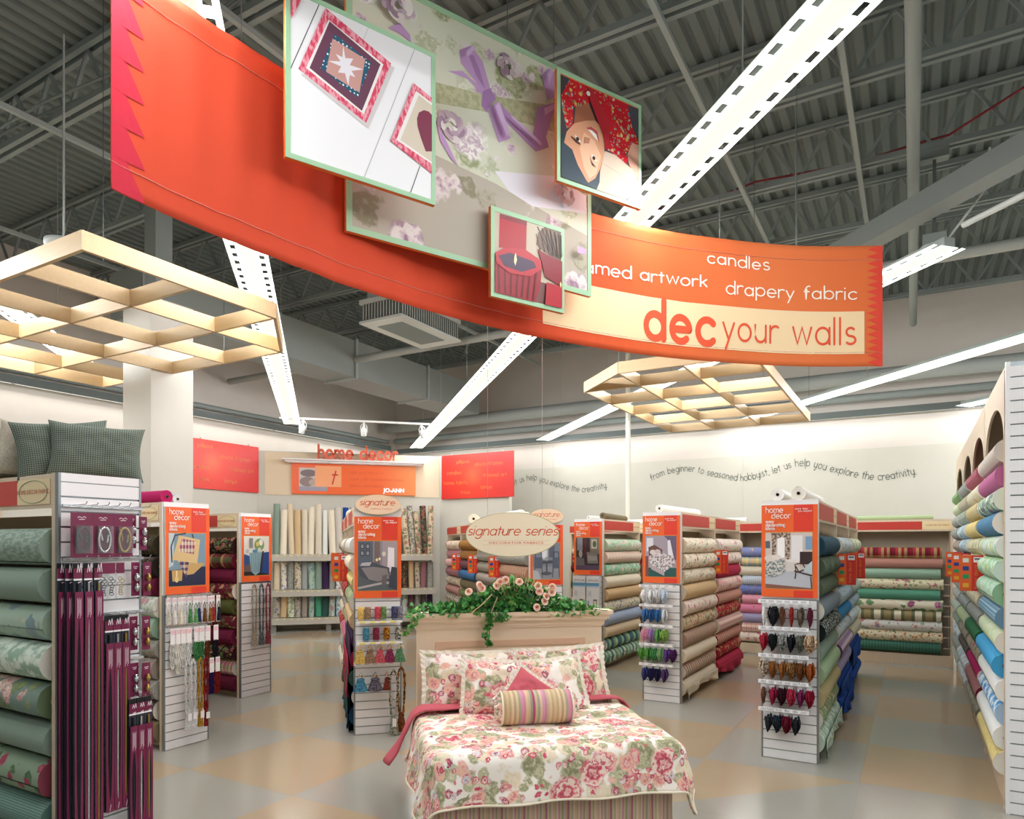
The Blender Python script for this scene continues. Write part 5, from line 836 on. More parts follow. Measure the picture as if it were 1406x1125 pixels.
# ================================================================ goods on the rack ends
CHROME = M('#D9DDE0', .25, .9); CLEAR = M('#E6ECEE', .15, 0, .5, 0, None, .13); TAGW = M('#F1EEEE', .5)
def yarn(c1, c2=None, sc=60): return fab_tweed(c1, c2 or c1, sc) if c2 else fab_plain(c1, .3)
YC = {}
def ym(c1, c2):
    if (c1, c2) not in YC:
        n = NT('yarn', .9, .1); w = n.noise(n.co('Object'), 55, 3.0, .7); YC[(c1, c2)] = n.base(n.mix(n.math('MULTIPLY', n.math('SUBTRACT', w.outputs[0], .42), 6.0, True), lin(c1), lin(c2))); n.bump(w.outputs[0], .8, .006)
    return YC[(c1, c2)]
def hank_mesh(seed, w, d, h):
    mb = MB(); rg = random.Random(seed)
    for k in range(44):
        a, b = max(-1, min(1, rg.gauss(0, .5))), max(-1, min(1, rg.gauss(0, .5))); e = math.sqrt(max(0, 1 - .5 * a * a)) ; x0, y0 = w * .5 * a * .55, -d/2 + d/2 * b * .5 * e; L = h * rg.uniform(.82, 1.06) * (1 - .12 * a * a); r = max(.004, w * .075) * rg.uniform(.8, 1.3)
        pts = []
        for j in range(6):
            v = j / 5; sp = (.7 + 1.0 * math.sin(math.pi * min(1, v * .8 + .1))) * (1 - .35 * max(0, v - .6) / .4); pts.append((x0 * sp + .003 * rg.uniform(-1, 1), -d/2 + (y0 + d/2) * sp * 1.3 - .02 * v + .003 * rg.uniform(-1, 1), -L * v))
        mb.tube(pts, [r * .8, r, r * 1.1, r * 1.15, r, r * .6], 5)
    return mb.mesh('yarn', [CLOTHEDGE])
HK = {}
def hank(fr, x, z, c1, c2, label, grp, seed, w=.055, d=.11, h=.115, y=-.012):
    w, d, h = w * 1.28, d * 1.25, h * 1.18
    k = (seed % 3, round(w, 3), round(h, 3))
    if k not in HK: HK[k] = hank_mesh(seed % 3, w, d, h)
    t = thing('trim_bundle', label, 'trim', fr.w(x, y, z), fr.a, grp); o = ob('yarn', HK[k], None, t, (0, 0, -.025)); o.material_slots[0].link = 'OBJECT'; o.material_slots[0].material = ym(c1, c2)
    ob('header_card', MB().box(-.018, .018, -d * .7, -d * .66, -.045, .012), M('#D4D8DA', .3), t); ob('hook', MB().tube([(0, 0, .015), (0, -d * .85, .02), (0, -d * .9, .035)], .0022, 5), CHROME, t)
    return t
def strip(fr, z, label, n=6):
    t = thing('price_strip', label, 'price strip', fr.w(-.03, -.125, z), fr.a); ob('strip', MB().box(-.19, .19, 0, .003, -.014, .016), TAGW, t)
    for k in range(n): ob('price_tag', MB().box(-.17 + k * .36 / n, -.13 + k * .36 / n, -.001, 0, -.008, .010), M('#C9CCD2', .5), t)
    for s in (-.185, .185): ob('bracket', MB().box(s - .004, s + .004, .003, .115, -.012, .0), CLEAR, t)
SZ = [1.285, 1.07, .85, .64, .42]
ROWN = ['top', 'second', 'third', 'fourth', 'bottom']
W_, K_ = '#E6E4E0', '#15171A'
dark = [[('white', W_, '#C9C6C0', .026), ('black', K_, '#26282C', .07), ('brown mixed', '#4A332A', '#8A5A44', .034), ('red', '#A8322E', '#6A2420', .026), ('black and brown', '#3A2E28', '#7A6A5A', .045), ('maroon', '#4E1E2E', '#6E2A3E', .032)],
 [('dark red', '#7A1A2A', '#A82A3A', .062), ('jet black', K_, '#2A2C30', .055), ('black and white', '#1C1E20', '#B5B8B4', .058), ('coal black', K_, '#202226', .055), ('multicolour', '#4A2A34', '#6A7A6A', .055), ('beaded tan', '#6E4A30', '#D9C0A0', .085)],
 [('leopard white', '#E0D2BE', '#5A3A28', .062), ('chestnut', '#6A3E1E', '#9A6230', .055), ('copper brown', '#74421C', '#A86A32', .05), ('beaded brown', '#4E2E1C', '#A87A4A', .06), ('dark brown', '#4A2C1A', '#7A4A26', .06), ('rust', '#7A3E1C', '#9A5228', .07)],
 [('slim brown', '#5A3A2A', '#7A5240', .028), ('crimson', '#7A1230', '#A82A4A', .055), ('black-maroon', '#24101A', '#3E1A26', .058), ('beaded crimson', '#7E1830', '#B53A50', .06), ('plum', '#5A1A3E', '#8A3260', .05), ('wine red', '#6E1228', '#8F1E36', .055)],
 [('black sequinned', K_, '#3A3E44', .055), ('blue-black', '#141820', '#2E3844', .06), ('dark maroon', '#4A0F1E', '#6E1A2C', .065), ('glossy black', K_, '#30343A', .062)]]
for r, row in enumerate(dark):
    strip(F7, SZ[r], 'white price strip over the %s row of dark trims' % ROWN[r])
    for q, (nm, a, b, w) in enumerate(row):
        x = -.185 + q * (.345 / 5) + (.035 if r == 4 else 0); hank(F7, x, SZ[r] - .02, a, b, '%s trim bundle, %s from left in the %s row of dark trims' % (nm, ORD[q], ROWN[r]), 'dark trims', q + r, w, .11 if r else .06, .115 if r else .13)
cold = [[('white', W_, '#D4D6DA'), ('soft white', '#DEE0E4', W_), ('pearl white', W_, '#C9CED6'), ('blue-white', '#A9BCD4', '#DCE4EC')], [('blue', '#2E5A94', '#5A86B8'), ('mid blue', '#3A6AA4', '#24487A'), ('deep blue', '#24508A', '#4A7AB0'), ('silver grey', '#B5BAC0', '#DADDE0')], [('pink', '#D98AA8', '#E8B0C0'), ('pink and blue', '#C974A4', '#6A86C0'), ('leaf green', '#4E8A4A', '#7AAE5E'), ('lime green', '#6E9A44', '#94B85E')],
 [('grass green', '#3E7A34', '#6AA04E'), ('bright green', '#5A9A3E', '#3A7A3A'), ('emerald green', '#2E7A44', '#5E9A5E'), ('pale green', '#8AB07A', '#5E8A5A'), ('violet', '#4A2A6E', '#6E4A94'), ('dark violet', '#34183E', '#5A2E60')], [('indigo', '#2E3260', '#4A4A84'), ('dark indigo', '#1E1C3E', '#34305E'), ('blue-black', '#1A182E', '#2A2848'), ('purple', '#3E2A54', '#5E4474')]]
for r, row in enumerate(cold):
    strip(F6, SZ[r], 'white price strip over the %s row of coloured trims' % ROWN[r], 4)
    for q, (nm, a, b) in enumerate(row):
        n = len(row); x = -.17 + q * (.07 if n == 6 else .075) - (.03 if n == 6 else 0); hank(F6, x, SZ[r] - .02, a, b, '%s trim bundle, %s from left in the %s row of coloured trims' % (nm, ORD[q], ROWN[r]), 'coloured trims', q + r, .07, .10, .115)
# ---- tassels
def skirt(mb, r0, r1, z0, z1, n=22, m=0, c=(0, 0, 0)):
    vs = []; fs = []; prof = [(r0 * .7, z0), (r0, z0 - (z0 - z1) * .12), (r0 * .82, z0 - (z0 - z1) * .2), (r0 * 1.15, z0 - (z0 - z1) * .45), (r1, z1), (r1 * .3, z1 + .002)]
    for r, z in prof:
        for k in range(2 * n): a = math.pi * k / n; q = r * (1 + (.07 if k % 2 else -.05)); vs.append((c[0] + q * math.cos(a), c[1] + q * .7 * math.sin(a), c[2] + z))
    for i in range(len(prof) - 1):
        for k in range(2 * n): fs.append((i*2*n+k, i*2*n+(k+1) % (2*n), (i+1)*2*n+(k+1) % (2*n), (i+1)*2*n+k))
    mb.add(vs, fs, m, None, False)
def rope(mb, pts, r, m=0):
    """two twisted strands along a path"""
    pts = catmull([tuple(p) for p in pts], 6)
    for ph in (0, math.pi):
        mb.tube([(p[0] + r * .55 * math.cos(i * .9 + ph), p[1] + r * .55 * math.sin(i * .9 + ph), p[2]) for i, p in enumerate(pts)], r * .62, 5, m)
def tassel(fr, x, y, z, h, w, c1, c2, label, grp, ring=True):
    t = thing('tassel', label, 'tassel', fr.w(x, y, z), fr.a, grp); mb = MB(); skirt(mb, w * .36, w * .62, -.012, -h * 1.12); ob('skirt', mb, ym(c1, c2), t); mb = MB(); mb.tube([(-.008, 0, -.02), (-.014, 0, .015), (0, 0, .04), (.014, 0, .015), (.008, 0, -.02)], .003, 6); ob('loop', mb, ym(c1, c2), t)
    if ring:
        mb = MB(); n = 14; mb.tube([(.012 + .026 * math.cos(math.pi * (k / n) * 1.7), -.004, -.01 + .026 * math.sin(math.pi * (k / n) * 1.7)) for k in range(n + 1)], .005, 5); ob('paper_ring', mb, M('#E0B98A', .7), t)
    return t
def tieback(fr, x, y, z, L, sk, wd, c1, c2, sc1, sc2, label, grp, tag_=True):
    t = thing('tieback', label, 'tieback', fr.w(x, y, z), fr.a, grp); mb = MB()
    for s in (-1, 1): rope(mb, [(0, 0, 0), (s * wd * .35, 0, -L * .15), (s * wd * .40, .004 * s, -L * .5), (s * wd * .25, 0, -L)], .0105)
    ob('cord', mb, ym(c1, c2), t); mb = MB(); skirt(mb, wd * .36, wd * .5, -L, -L - sk); ob('tassel', mb, ym(sc1, sc2), t)
    if tag_: ob('price_tag', MB().box(-.015, .02, -.026, -.024, -L - sk * .5, -L - sk * .1), TAGW, t)
    return t
# spool rack end
def spool(fr, x, z, c1, c2, label):
    t = thing('trim_spool', label, 'spool', fr.w(x, -.07, z), fr.a, 'spools of cord on the spool rack'); ob('winding', MB().lathe([(.004, -.062), (.027, -.062), (.030, -.03), (.027, 0), (.030, .03), (.027, .062), (.004, .062)], 16), ym(c1, c2), t); ob('flange', MB().lathe([(.002, -.060), (.026, -.060), (.026, -.055), (.002, -.055)], 16).lathe([(.002, .055), (.026, .055), (.026, .060), (.002, .060)], 16), M('#E3DED6', .5), t)
for q, (x, nm, a, b) in enumerate(((-.155, 'yellow', '#C9A04A', '#E0BE74'), (-.095, 'tan', '#7A624A', '#A0866A'), (-.005, 'red', '#A8323E', '#C95A60'), (.045, 'green', '#4A6A3A', '#7A9462'), (.145, 'navy', '#32324E', '#5A5A7A'), (.195, 'grey', '#5E5864', '#8F8A94'))): spool(F4, x, 1.11, a, b, '%s cord spool in the upper spool row' % nm)
for q, (x, nm, a, b) in enumerate(((-.11, 'teal', '#2E6A84', '#5A94A8'), (-.02, 'burgundy', '#6A1E34', '#8F3A50'), (.075, 'amber', '#5A2E10', '#C98F34'), (.18, 'black and white', '#2A2A26', '#C4C0AE'))): spool(F4, x, .92, a, b, '%s cord spool in the lower spool row' % nm)
for z, nm in ((1.05, 'upper'), (.86, 'lower')):
    t = thing('spool_tray', 'clear plastic tray under the %s spool row' % nm, 'tray', F4.w(0, -.015, z), F4.a); ob('tray', MB().box(-.2, .21, -.11, 0, -.012, -.006).box(-.2, .21, -.112, -.108, -.012, .02), CLEAR, t); ob('ticket_rail', MB().box(-.2, .21, -.116, -.113, -.02, .0), TAGW, t)
    for k in range(4): ob('price_tag', MB().box(-.17 + k * .09, -.12 + k * .09, -.118, -.116, -.016, -.002), M('#EADF6A', .5), t)
for q, (nm, a, b) in enumerate((('yellow', '#B59440', '#D9BE74'), ('brown', '#7A5E4A', '#A08068'), ('coral red', '#A83E4A', '#CC6A70'), ('burgundy', '#6A1E3E', '#94405E'), ('green', '#3E6A4A', '#6A9470'))): tassel(F4, -.165 + q * .088, -.11, .80, .115, .085, a, b, '%s key tassel in the upper tassel row' % nm, 'key tassels on the spool rack')
for q, (nm, a, b) in enumerate((('blue', '#2E6484', '#5A94AC'), ('grey', '#46404A', '#746E7A'), ('brown and red', '#5A3020', '#8F3A3A'))): tassel(F4, (-.16, -.03, .075)[q], -.10, .545, .115, (.10, .11, .06)[q], a, b, '%s key tassel in the lower tassel row' % nm, 'key tassels on the spool rack')
for z, nm in ((.635, 'upper'), (.41, 'lower')):
    if nm == 'upper': strip(F4, z + .03, 'price strip under the upper tassel row', 5)
tieback(F4, .135, -.11, .60, .42, .19, .085, '#1E1E1A', '#C4BFA8', '#6E6E62', '#B5B3A0', 'long black and white cord with grey tassel on the spool rack', 'long tassels', True); tieback(F4, .205, -.09, .62, .42, .17, .075, '#3A1A10', '#A86A30', '#5A2A18', '#8F5230', 'long brown cord with rust tassel on the spool rack', 'long tassels', False)
# tassel-card rack end
t = thing('hook_rail', 'chrome rail of hooks above the tassel cards', 'hook rail', F2.w(0, -.012, 1.30), F2.a); ob('rail', MB().box(-.2, .24, -.012, 0, -.01, .01), CHROME, t)
for k in range(5): ob('hook', MB().tube([(-.16 + k * .085, -.01, 0), (-.16 + k * .085, -.17, .006), (-.16 + k * .085, -.18, .02)], .003, 5), CHROME, t)
tc = [('ivory', '#D9D4C8', '#B9B4A8'), ('off-white', '#CFCBC4', '#E4E0D8'), ('cream', '#D4CAB4', '#E6DEC8'), ('pale grey', '#BDBCB8', '#DAD9D4'), ('green', '#2E6A3A', '#5A9A5E'), ('bright green', '#3E8A44', '#74B06A'), ('navy', '#24244E', '#3E3E70'), ('brown', '#5A3A20', '#7A5230'), ('amber', '#6A4420', '#94662E'), ('red', '#8A1E2A', '#A83A40'), ('black', '#14161E', '#2A2E3A')]
for q, (nm, a, b) in enumerate(tc):
    x = -.185 + q * .043; t = thing('tassel_card', '%s tassel on a white card, %s from left on the rack end' % (nm, ORD[q]), 'tassel card', F2.w(x, -.03 - .012 * (q % 3) - .006 * q, 1.29), F2.a, 'tassel cards'); ob('card', MB().box(-.020, .020, 0, .002, -.235, 0), TAGW, t); mb = MB(); mb.tube([(-.006, -.006, -.12), (-.010, -.006, -.08), (0, -.006, -.05), (.010, -.006, -.08), (.006, -.006, -.12)], .003, 5); skirt(mb, .013, .019, -.105, -.225, 8, 0, (0, -.010, 0)); ob('tassel', mb, ym(a, b), t); ob('card_print', MB().box(-.016, .016, -.0006, 0, -.035, -.01), M('#E9C9CC', .6), t)
gr2 = 'carded cords on the tassel-card rack'
for q, (x, nm, a, b, L) in enumerate(((-.18, 'white', '#D6D4CE', '#B9B8B4', .22), (-.135, 'ivory', '#CFCBC0', '#E4E0D8', .27), (-.09, 'grey-white', '#C4C4C0', '#DEDDD8', .22), (-.045, 'silver-white', '#BFC0BE', '#E0E0DC', .2), (.02, 'green', '#2A6A3A', '#54925A', .18), (.065, 'dark green', '#2A5E34', '#4A8450', .2), (.12, 'brown', '#4A2A18', '#6A3E24', .18), (.195, 'black', '#0E0E16', '#22222E', .2))):
    t = thing('carded_cord', '%s cord with a pink-white card, %s from left' % (nm, ORD[q]), 'cord', F2.w(x + .015, -.06 - .008 * q, 1.03), F2.a, gr2); ob('card', MB().box(-.024, .024, -.002, 0, -.135, 0), TAGW, t); ob('card_print', MB().box(-.018, .018, -.003, -.002, -.05, -.012), M('#EBC4C8', .6), t); mb = MB()
    for s in (-.012, 0, .012): rope(mb, [(s, .006, -.12), (s * 1.5, .006, -.12 - L * .5), (s * .8, .006, -.12 - L)], .010)
    ob('cord', mb, ym(a, b), t)
for (x, nm, a, b, L, sk, wd) in ((-.075, 'white', '#D9D8D6', '#BDBDBE', .44, .15, .055), (-.025, 'second white', '#DCDBD9', '#C2C2C4', .44, .14, .055), (.045, 'gold', '#8F6A20', '#B58F3E', .44, .15, .05), (.10, 'deep red', '#6A1218', '#8F2A2A', .46, .14, .04)):
    tieback(F2, x, -.13, .76, L, sk, wd, a, b, a, b, 'long %s tieback hanging lowest on the tassel-card rack' % nm, 'long tiebacks', True)
for (x, nm, a, b) in ((.165, 'navy', '#14143A', '#26265A'), (.225, 'dark red', '#6A1414', '#8A2424')):
    t = thing('carded_cord', '%s cord on a white card at the right edge, lower row' % nm, 'cord', F2.w(x, -.12, .745), F2.a, gr2); ob('card', MB().box(-.022, .022, -.002, 0, -.13, 0), TAGW, t); ob('card_print', MB().box(-.016, .016, -.003, -.002, -.05, -.012), M('#EBC4C8', .6), t); mb = MB()
    for s in (-.02, 0, .02): rope(mb, [(s, .01, -.12), (s * 1.2, .01, -.22), (s, .01, -.32)], .010)
    ob('cord', mb, ym(a, b), t)
for z, nm in ((1.045, 'middle'), (.775, 'lowest')): t = thing('hook_rail', 'chrome hook rail in the %s row of the tassel-card rack' % nm, 'hook rail', F2.w(.0, -.012, z), F2.a); ob('rail', MB().box(-.1 if z < 1 else -.2, .24, -.012, 0, -.008, .008), CHROME, t)
for q, (x, nm, a, b) in enumerate(((-.055, 'beige', '#8F8472', '#BDB29E'), (.045, 'grey', '#3E4446', '#7F8584'), (.14, 'rose', '#6E2A34', '#A85A62'))): tieback(F3, x, -.05, 1.29, .56, .15, .075, a, b, a, b, '%s rope tieback on the end below the blue dining poster' % nm, 'rope tiebacks', False)
# curtain hardware at the left
MARO = M('#742045', .35); MARD = M('#4E1632', .4); BLK = M('#14161C', .35); SIL = M('#C9CBCC', .25, .8); BRS = M('#A88A4A', .3, .8); PLAS = M('#2A2E3C', .15, 0, .6)
for k, (z, xa, xb, nm) in enumerate(((1.935, -.2, .22, 'top'), (1.665, -.2, .22, 'second'), (1.375, .0, .22, 'third'), (1.12, .12, .22, 'fourth'), (.93, .10, .22, 'lowest'))):
    t = thing('hook_rail', 'chrome hook rail, %s on the curtain hardware end' % nm, 'hook rail', F1.w(0, -.012, z), F1.a); ob('rail', MB().box(xa, xb, -.014, 0, -.006, .008), CHROME, t)
    for x in [xa + .03 + i * .055 for i in range(int((xb - xa) / .055))]: ob('hook', MB().tube([(x, -.01, 0), (x, -.16, .004), (x, -.175, .02)], .0025, 5), CHROME, t)
def logo(P, u, v, h, c='#EAD9DE'): P.line([(u - h, v), (u - h * .6, v + .03), (u, v), (u + h * .6, v + .035), (u + h, v)], .003, c); P.line([(u - h * .7, v - .035), (u + h * .7, v - .03)], .0035, c)
def ring_pack(x, y, col_m, label):
    t = thing('holdback_pack', label, 'blister pack', F1.w(x - .045, y, 1.90), F1.a, 'holdback packs'); ob('card', MB().box(-.052, .052, 0, .004, -.225, .0), MARO, t); mb = MB(); n = 28; mb.tube([(.030 * math.cos(2*math.pi*k/n), -.016, -.135 + .062 * math.sin(2*math.pi*k/n) + .0) for k in range(n + 1)], .0055, 8); mb.tube([(-.012, -.016, -.14), (-.020, -.016, -.10), (-.026, -.016, -.08)], .0045, 6).tube([(.012, -.016, -.15), (.018, -.016, -.11)], .0045, 6); ob('holdback', mb, col_m, t)
    ob('blister', MB().box(-.040, .040, -.028, 0, -.205, -.065), CLEAR, t); P = Print(-.052, -.225, .104, .225, -.001); logo(P, .5, .88, .2); P.done('print', t)
for x, y, m, nm in ((-.105, -.10, BLK, 'maroon pack with black curtain holdback'), (.0, -.10, SIL, 'maroon pack with silver curtain holdback'), (.105, -.10, BRS, 'maroon pack with brass curtain holdback')): ring_pack(x, y, m, nm)
def finial_pack(x, y, z, m, label, h=.18):
    t = thing('finial_pack', label, 'blister pack', F1.w(x - .045, y, z), F1.a, 'finial packs'); ob('card', MB().box(-.022, .022, 0, .003, -h, 0), MARO, t); mb = MB()
    for c in (-h * .45, -h * .75): mb.lathe([(.001, -.022), (.007, -.018), (.013, -.004), (.012, .006), (.006, .012), (.008, .018), (.001, .022)], 12, 0, (0, -.014, c))
    ob('finials', mb, m, t); P = Print(-.022, -h, .044, h, -.001); logo(P, .5, .85, .25); P.done('print', t)
for x, y, z, m, nm in ((.185, -.05, 1.90, SIL, 'narrow pack with crystal finials, left of the top pair'), (.215, -.10, 1.89, SIL, 'narrow pack with crystal finials, right of the top pair'), (.185, -.08, 1.645, SIL, 'narrow pack with silver finials in the second row'), (.225, -.12, 1.645, BRS, 'narrow pack with brass finials in the second row'), (.175, -.08, 1.355, SIL, 'narrow pack with silver finials in the third row'), (.22, -.12, 1.355, BRS, 'narrow pack with brass finials in the third row'), (.18, -.08, 1.105, SIL, 'narrow pack with silver finials in the fourth row'), (.22, -.12, 1.105, BRS, 'narrow pack with brass finials in the fourth row')): finial_pack(x, y, z, m, nm)
for q, (x, m) in enumerate(((-.0, BLK), (.042, BLK), (.09, BRS))):
    t = thing('ring_bag', ('maroon-topped bag of black rings, first of three', 'maroon-topped bag of dark rings, second of three', 'maroon-topped bag of brass rings, third of three')[q], 'bag', F1.w(x - .045, -.10, 1.645), F1.a, 'bags of curtain rings'); ob('header_card', MB().box(-.021, .021, -.002, .002, -.055, 0), MARO, t); ob('bag', MB().box(-.026, .026, -.012, .008, -.185, -.055), CLEAR, t); mb = MB()
    for i in range(7): a = i * 2.4; mb.tube([(.012 * math.cos(a) * (i / 7) + .011 * math.cos(k * .9), -.004 + .004 * math.sin(k * .9 + i), -.16 + .013 * i + .009 * math.sin(k * .9)) for k in range(8)], .0022, 5)
    ob('rings', mb, m, t)
def rod_pack(x, y, z, L, m, label, grp):
    w = .040; t = thing('rod_pack', label, 'rod pack', F1.w(x - .045, y, z), F1.a, grp); ob('backing', MB().box(-w/2, w/2, 0, .014, -L, -.012), PLAS, t); ob('hanger_tab', MB().box(-w/2, w/2, .002, .008, -.014, .012), BLK, t); ob('header_card', MB().box(-w/2, w/2, -.003, 0, -.065, -.014), MARO, t); ob('white_band', MB().box(-w/2, w/2, -.003, 0, -.074, -.065), TAGW, t)
    ob('rod', MB().tube([(0, -.006, -.085), (0, -.006, -L + .02)], .006, 8), m, t); mb = MB(); s0 = .13; mb.box(-w/2, w/2, -.0135, -.0125, -s0 - .14, -s0); n = 10; L2 = L - s0 - .14 - .06
    for sg in (-1, 1):
        for i in range(n):
            za, zb = -s0 - .14 - L2 * i / n, -s0 - .14 - L2 * (i + 1) / n; g_ = lambda v: .002 + .009 * math.sin(math.pi * min(max(v, 0), 1)) ** .6
            mb.add([(sg * w/2, -.0135, za), (sg * g_(i / n), -.0135, za), (sg * g_((i + 1) / n), -.0135, zb), (sg * w/2, -.0135, zb)], [(0, 1, 2, 3)])
    mb.box(-w/2, w/2, -.0135, -.0125, -L, -L + .06); ob('sleeve', mb, MARO, t); P = Print(-w/2, -L, w, L, -.0145)
    for k in range(5): P.line([(.30 + .1 * k, 1 - (s0 + .03 + .008 * (k % 2)) / L), (.30 + .1 * k, 1 - (s0 + .13 - .012 * (k % 3)) / L)], .0018, '#E4C8D2')
    logo(P, .5, 1 - .035 / L, .28, '#F0E2E6'); P.line([(.4, .008), (.55, .04)], .003, '#E4C8D2'); P.done('print', t)
for x, y, m, nm in ((-.165, -.03, BLK, 'long rod pack half hidden at the far left'), (-.145, -.065, BLK, 'second long rod pack half hidden at left'), (-.125, -.10, BLK, 'long maroon pack with black curtain rod'), (-.075, -.10, SIL, 'long maroon pack with silver curtain rod'), (-.025, -.10, BRS, 'long maroon pack with brass curtain rod')): rod_pack(x, y, 1.635, 1.45, m, nm, 'long rod packs')
for x, m, nm in ((.03, BLK, 'black'), (.073, SIL, 'silver'), (.116, BRS, 'brass')): rod_pack(x, -.10, 1.36, 1.0, m, 'medium maroon pack with %s curtain rod' % nm, 'medium rod packs')
for x, m, nm in ((.145, BLK, 'black'), (.188, SIL, 'silver'), (.23, BRS, 'brass')): rod_pack(x, -.12, .91, .70, m, 'short maroon pack with %s curtain rod' % nm, 'short rod packs')
# blind packs on the rack right of the headboard
for k, (x, z, nm) in enumerate(((-.11, 1.30, 'upper left'), (.10, 1.30, 'upper right'), (-.11, .76, 'lower left'), (.10, .76, 'lower right'))):
    t = thing('blind_pack', 'tall white and blue window-blind pack, %s of four' % nm, 'package', F5.w(x, -.06, z - .52), F5.a, 'window-blind packs'); ob('box', MB().box(-.095, .095, -.03, .03, 0, .52), M('#DAD9D8', .3), t); P = Print(-.095, 0, .19, .52, -.0305); P.rect(0, .74, 1, .82, '#5E94B5'); P.rect(0, .70, 1, .74, '#A9C4D4'); P.caps('LEVOLOR', .52, .86, .026, '#3A3E48'); P.rect(.55, .22, .85, .38, '#6E5A4E'); P.rect(.60, .25, .80, .34, '#D9CFC4'); P.rect(.12, .2, .2, .34, '#4A7FA8'); P.rect(.15, .46, .4, .6, '#C4C6C8'); P.done('print', t)
# cushions on top of the green rack
WAF = NT('waffle_green', .9, .1); uvw = WAF.sep(WAF.co()); gx = WAF.math('FRACT', WAF.math('MULTIPLY', uvw[0], 90)); gy = WAF.math('FRACT', WAF.math('MULTIPLY', uvw[1], 90)); gm = WAF.math('MULTIPLY', WAF.math('GREATER_THAN', gx, .3), WAF.math('GREATER_THAN', gy, .3)); WAF.base(WAF.mix(gm, lin('#48544E'), lin('#818B7E')))
def cushion_mesh(w, h, T, seed, mats, nu=24, nv=24, ear=.10, two=True):
    mb = MB()
    def f(sg):
        def g(u, v):
            x, y = 2*u - 1, 2*v - 1; p = (max(0, 1 - abs(x)**3.2) * max(0, 1 - abs(y)**3.2)) ** .55; pinch = 1 - ear * (1 - (abs(x) ** 2)) * abs(y) ** 3; pin2 = 1 - ear * (1 - abs(y) ** 2) * abs(x) ** 3
            z = sg * T/2 * p * (1 + .12 * noise.noise(Vector((x * 1.7, y * 1.7, seed)))) + .012 * noise.noise(Vector((x * 4, y * 4, seed + 3))) * p
            return (w/2 * x * pin2, -z, h/2 * y * pinch)
        return g
    mb.grid(f(1), nu, nv, 0, lambda u, v: (u * w + seed * .31, v * h + seed * .17)); mb.grid(lambda u, v: f(-1)(1 - u, v), nu, nv, 0, lambda u, v: (u * w + seed * .4, v * h))
    return mb.mesh('cushion', mats)
BEI = fab_tweed('#A8A090', '#C4BCAA', 60, .5, (1, 6, 1)); TAU = fab_tweed('#8F8A80', '#ABA598', 60, .5, (1, 6, 1))
for (x, y, w, h, tz, ty, m, nm, sd) in ((-3.86, 2.17, .46, .31, 60, 2, WAF.m, 'grey-green waffle cushion in front on the green rack top', 1), (-4.02, 2.08, .46, .33, 66, -7, WAF.m, 'darker grey-green waffle cushion behind the front one', 2), (-4.24, 2.06, .40, .31, 72, 10, BEI, 'beige ribbed cushion third along the rack top', 3), (-4.38, 2.05, .40, .31, 74, 4, TAU, 'taupe ribbed cushion at the left end of the row', 4), (-4.55, 2.06, .40, .31, 76, -4, M('#231418', .9), 'nearly black cushion at the left edge of the photo', 5)):
    o = ob('cushion', cushion_mesh(w, h, .14, sd, [m]), None, None, (x, y, HG + h/2 * .93)); o.rotation_euler = (math.radians(-8), math.radians(ty), math.radians(tz)); tag(o, nm, 'cushion', 'cushions on the rack top')
# ================================================================ the bed in front
BF = Fr(-2.6, 4.52, 42); ML, MW, MZ = 1.30, .69, .585
LINING = fab_plain('#C9616C', .06)
# comforter print: big roses on cream
ROSE = painterly('rose_chintz', '#F8EEE4', [(7.5, .56, (.3, .9, 0), .85, ['#EFD9B8', '#F3E2C9', '#DCCFA8', '#E8D7C0'], 0.0), (5.2, .50, (.11, .23, 0), .85, ['#A09E7C', '#BFBB98', '#B0AC88', '#D2CBAA', '#938F70'], 2.6), (11, .42, (.7, .1, 0), .75, ['#ACA986', '#CFC9A6', '#96936F', '#E0D6BC'], 1.5),
    (9.5, .42, (.5, .4, 0), .75, ['#E6A09E', '#F0C8BC', '#D97C84', '#F0BFA8'], 2.5), (16, .42, (.2, .6, 0), .5, ['#B9C0C6', '#D9DADA', '#E9B0B0', '#A84A5A'], 2.0), (4.3, .38, (.0, .0, 0), .85, ['#CB5266', '#E8949A', '#F2C6BC', '#BC3C54', '#E27C86', '#F5DACB'], 3.2), (19, .36, (.9, .3, 0), .3, ['#B8304C', '#F6EBDD', '#D9566A'], 3.0)])
bed = thing('bed', 'maple display bed with panelled headboard in front of the racks', 'bed', (BF.x, BF.y, 0), BF.a)
hb = ob('headboard', MB().box(-.705, .705, 0, .05, 0.02, 1.14), BEDWOOD, bed)
cm = MB(); 
for x, y, a, b in ((.715, -.012, 1.120, 1.135), (.722, -.02, 1.135, 1.160), (.735, -.033, 1.160, 1.175), (.75, -.048, 1.175, 1.205), (.768, -.065, 1.205, 1.215), (.775, -.07, 1.215, 1.24)): cm.box(-x, x, y, .06 + (-y) * .5, a, b)
ob('cornice', cm, BEDWOOD, hb); PM = wood('panel_moulding', '#EBC3A4', '#E0B694', 1, .45, (2, 12, 12)); pm = MB()
for a in ((-.57, .57, .985, 1.03), (-.57, -.525, .5, .985), (.525, .57, .5, .985)): pm.box(a[0], a[1], -.010, 0, a[2], a[3])
ob('panel_moulding', pm, PM, hb); ob('panel', MB().box(-.50, .50, -.006, 0, .5, .965), BEDWOOD, hb)
for s in (-1, 1): ob('leg', MB().box(s * .66 - .04, s * .66 + .04, -.0, .05, 0, .02), BEDWOOD, bed)
ob('mattress', MB().box(-MW + .03, MW - .03, -ML + .02, -.02, .33, MZ - .03), M('#EFEAE2', .8), bed); ob('box_base', MB().box(-MW + .04, MW - .04, -ML + .03, -.02, .05, .33), M('#D9C7A6', .7), bed)
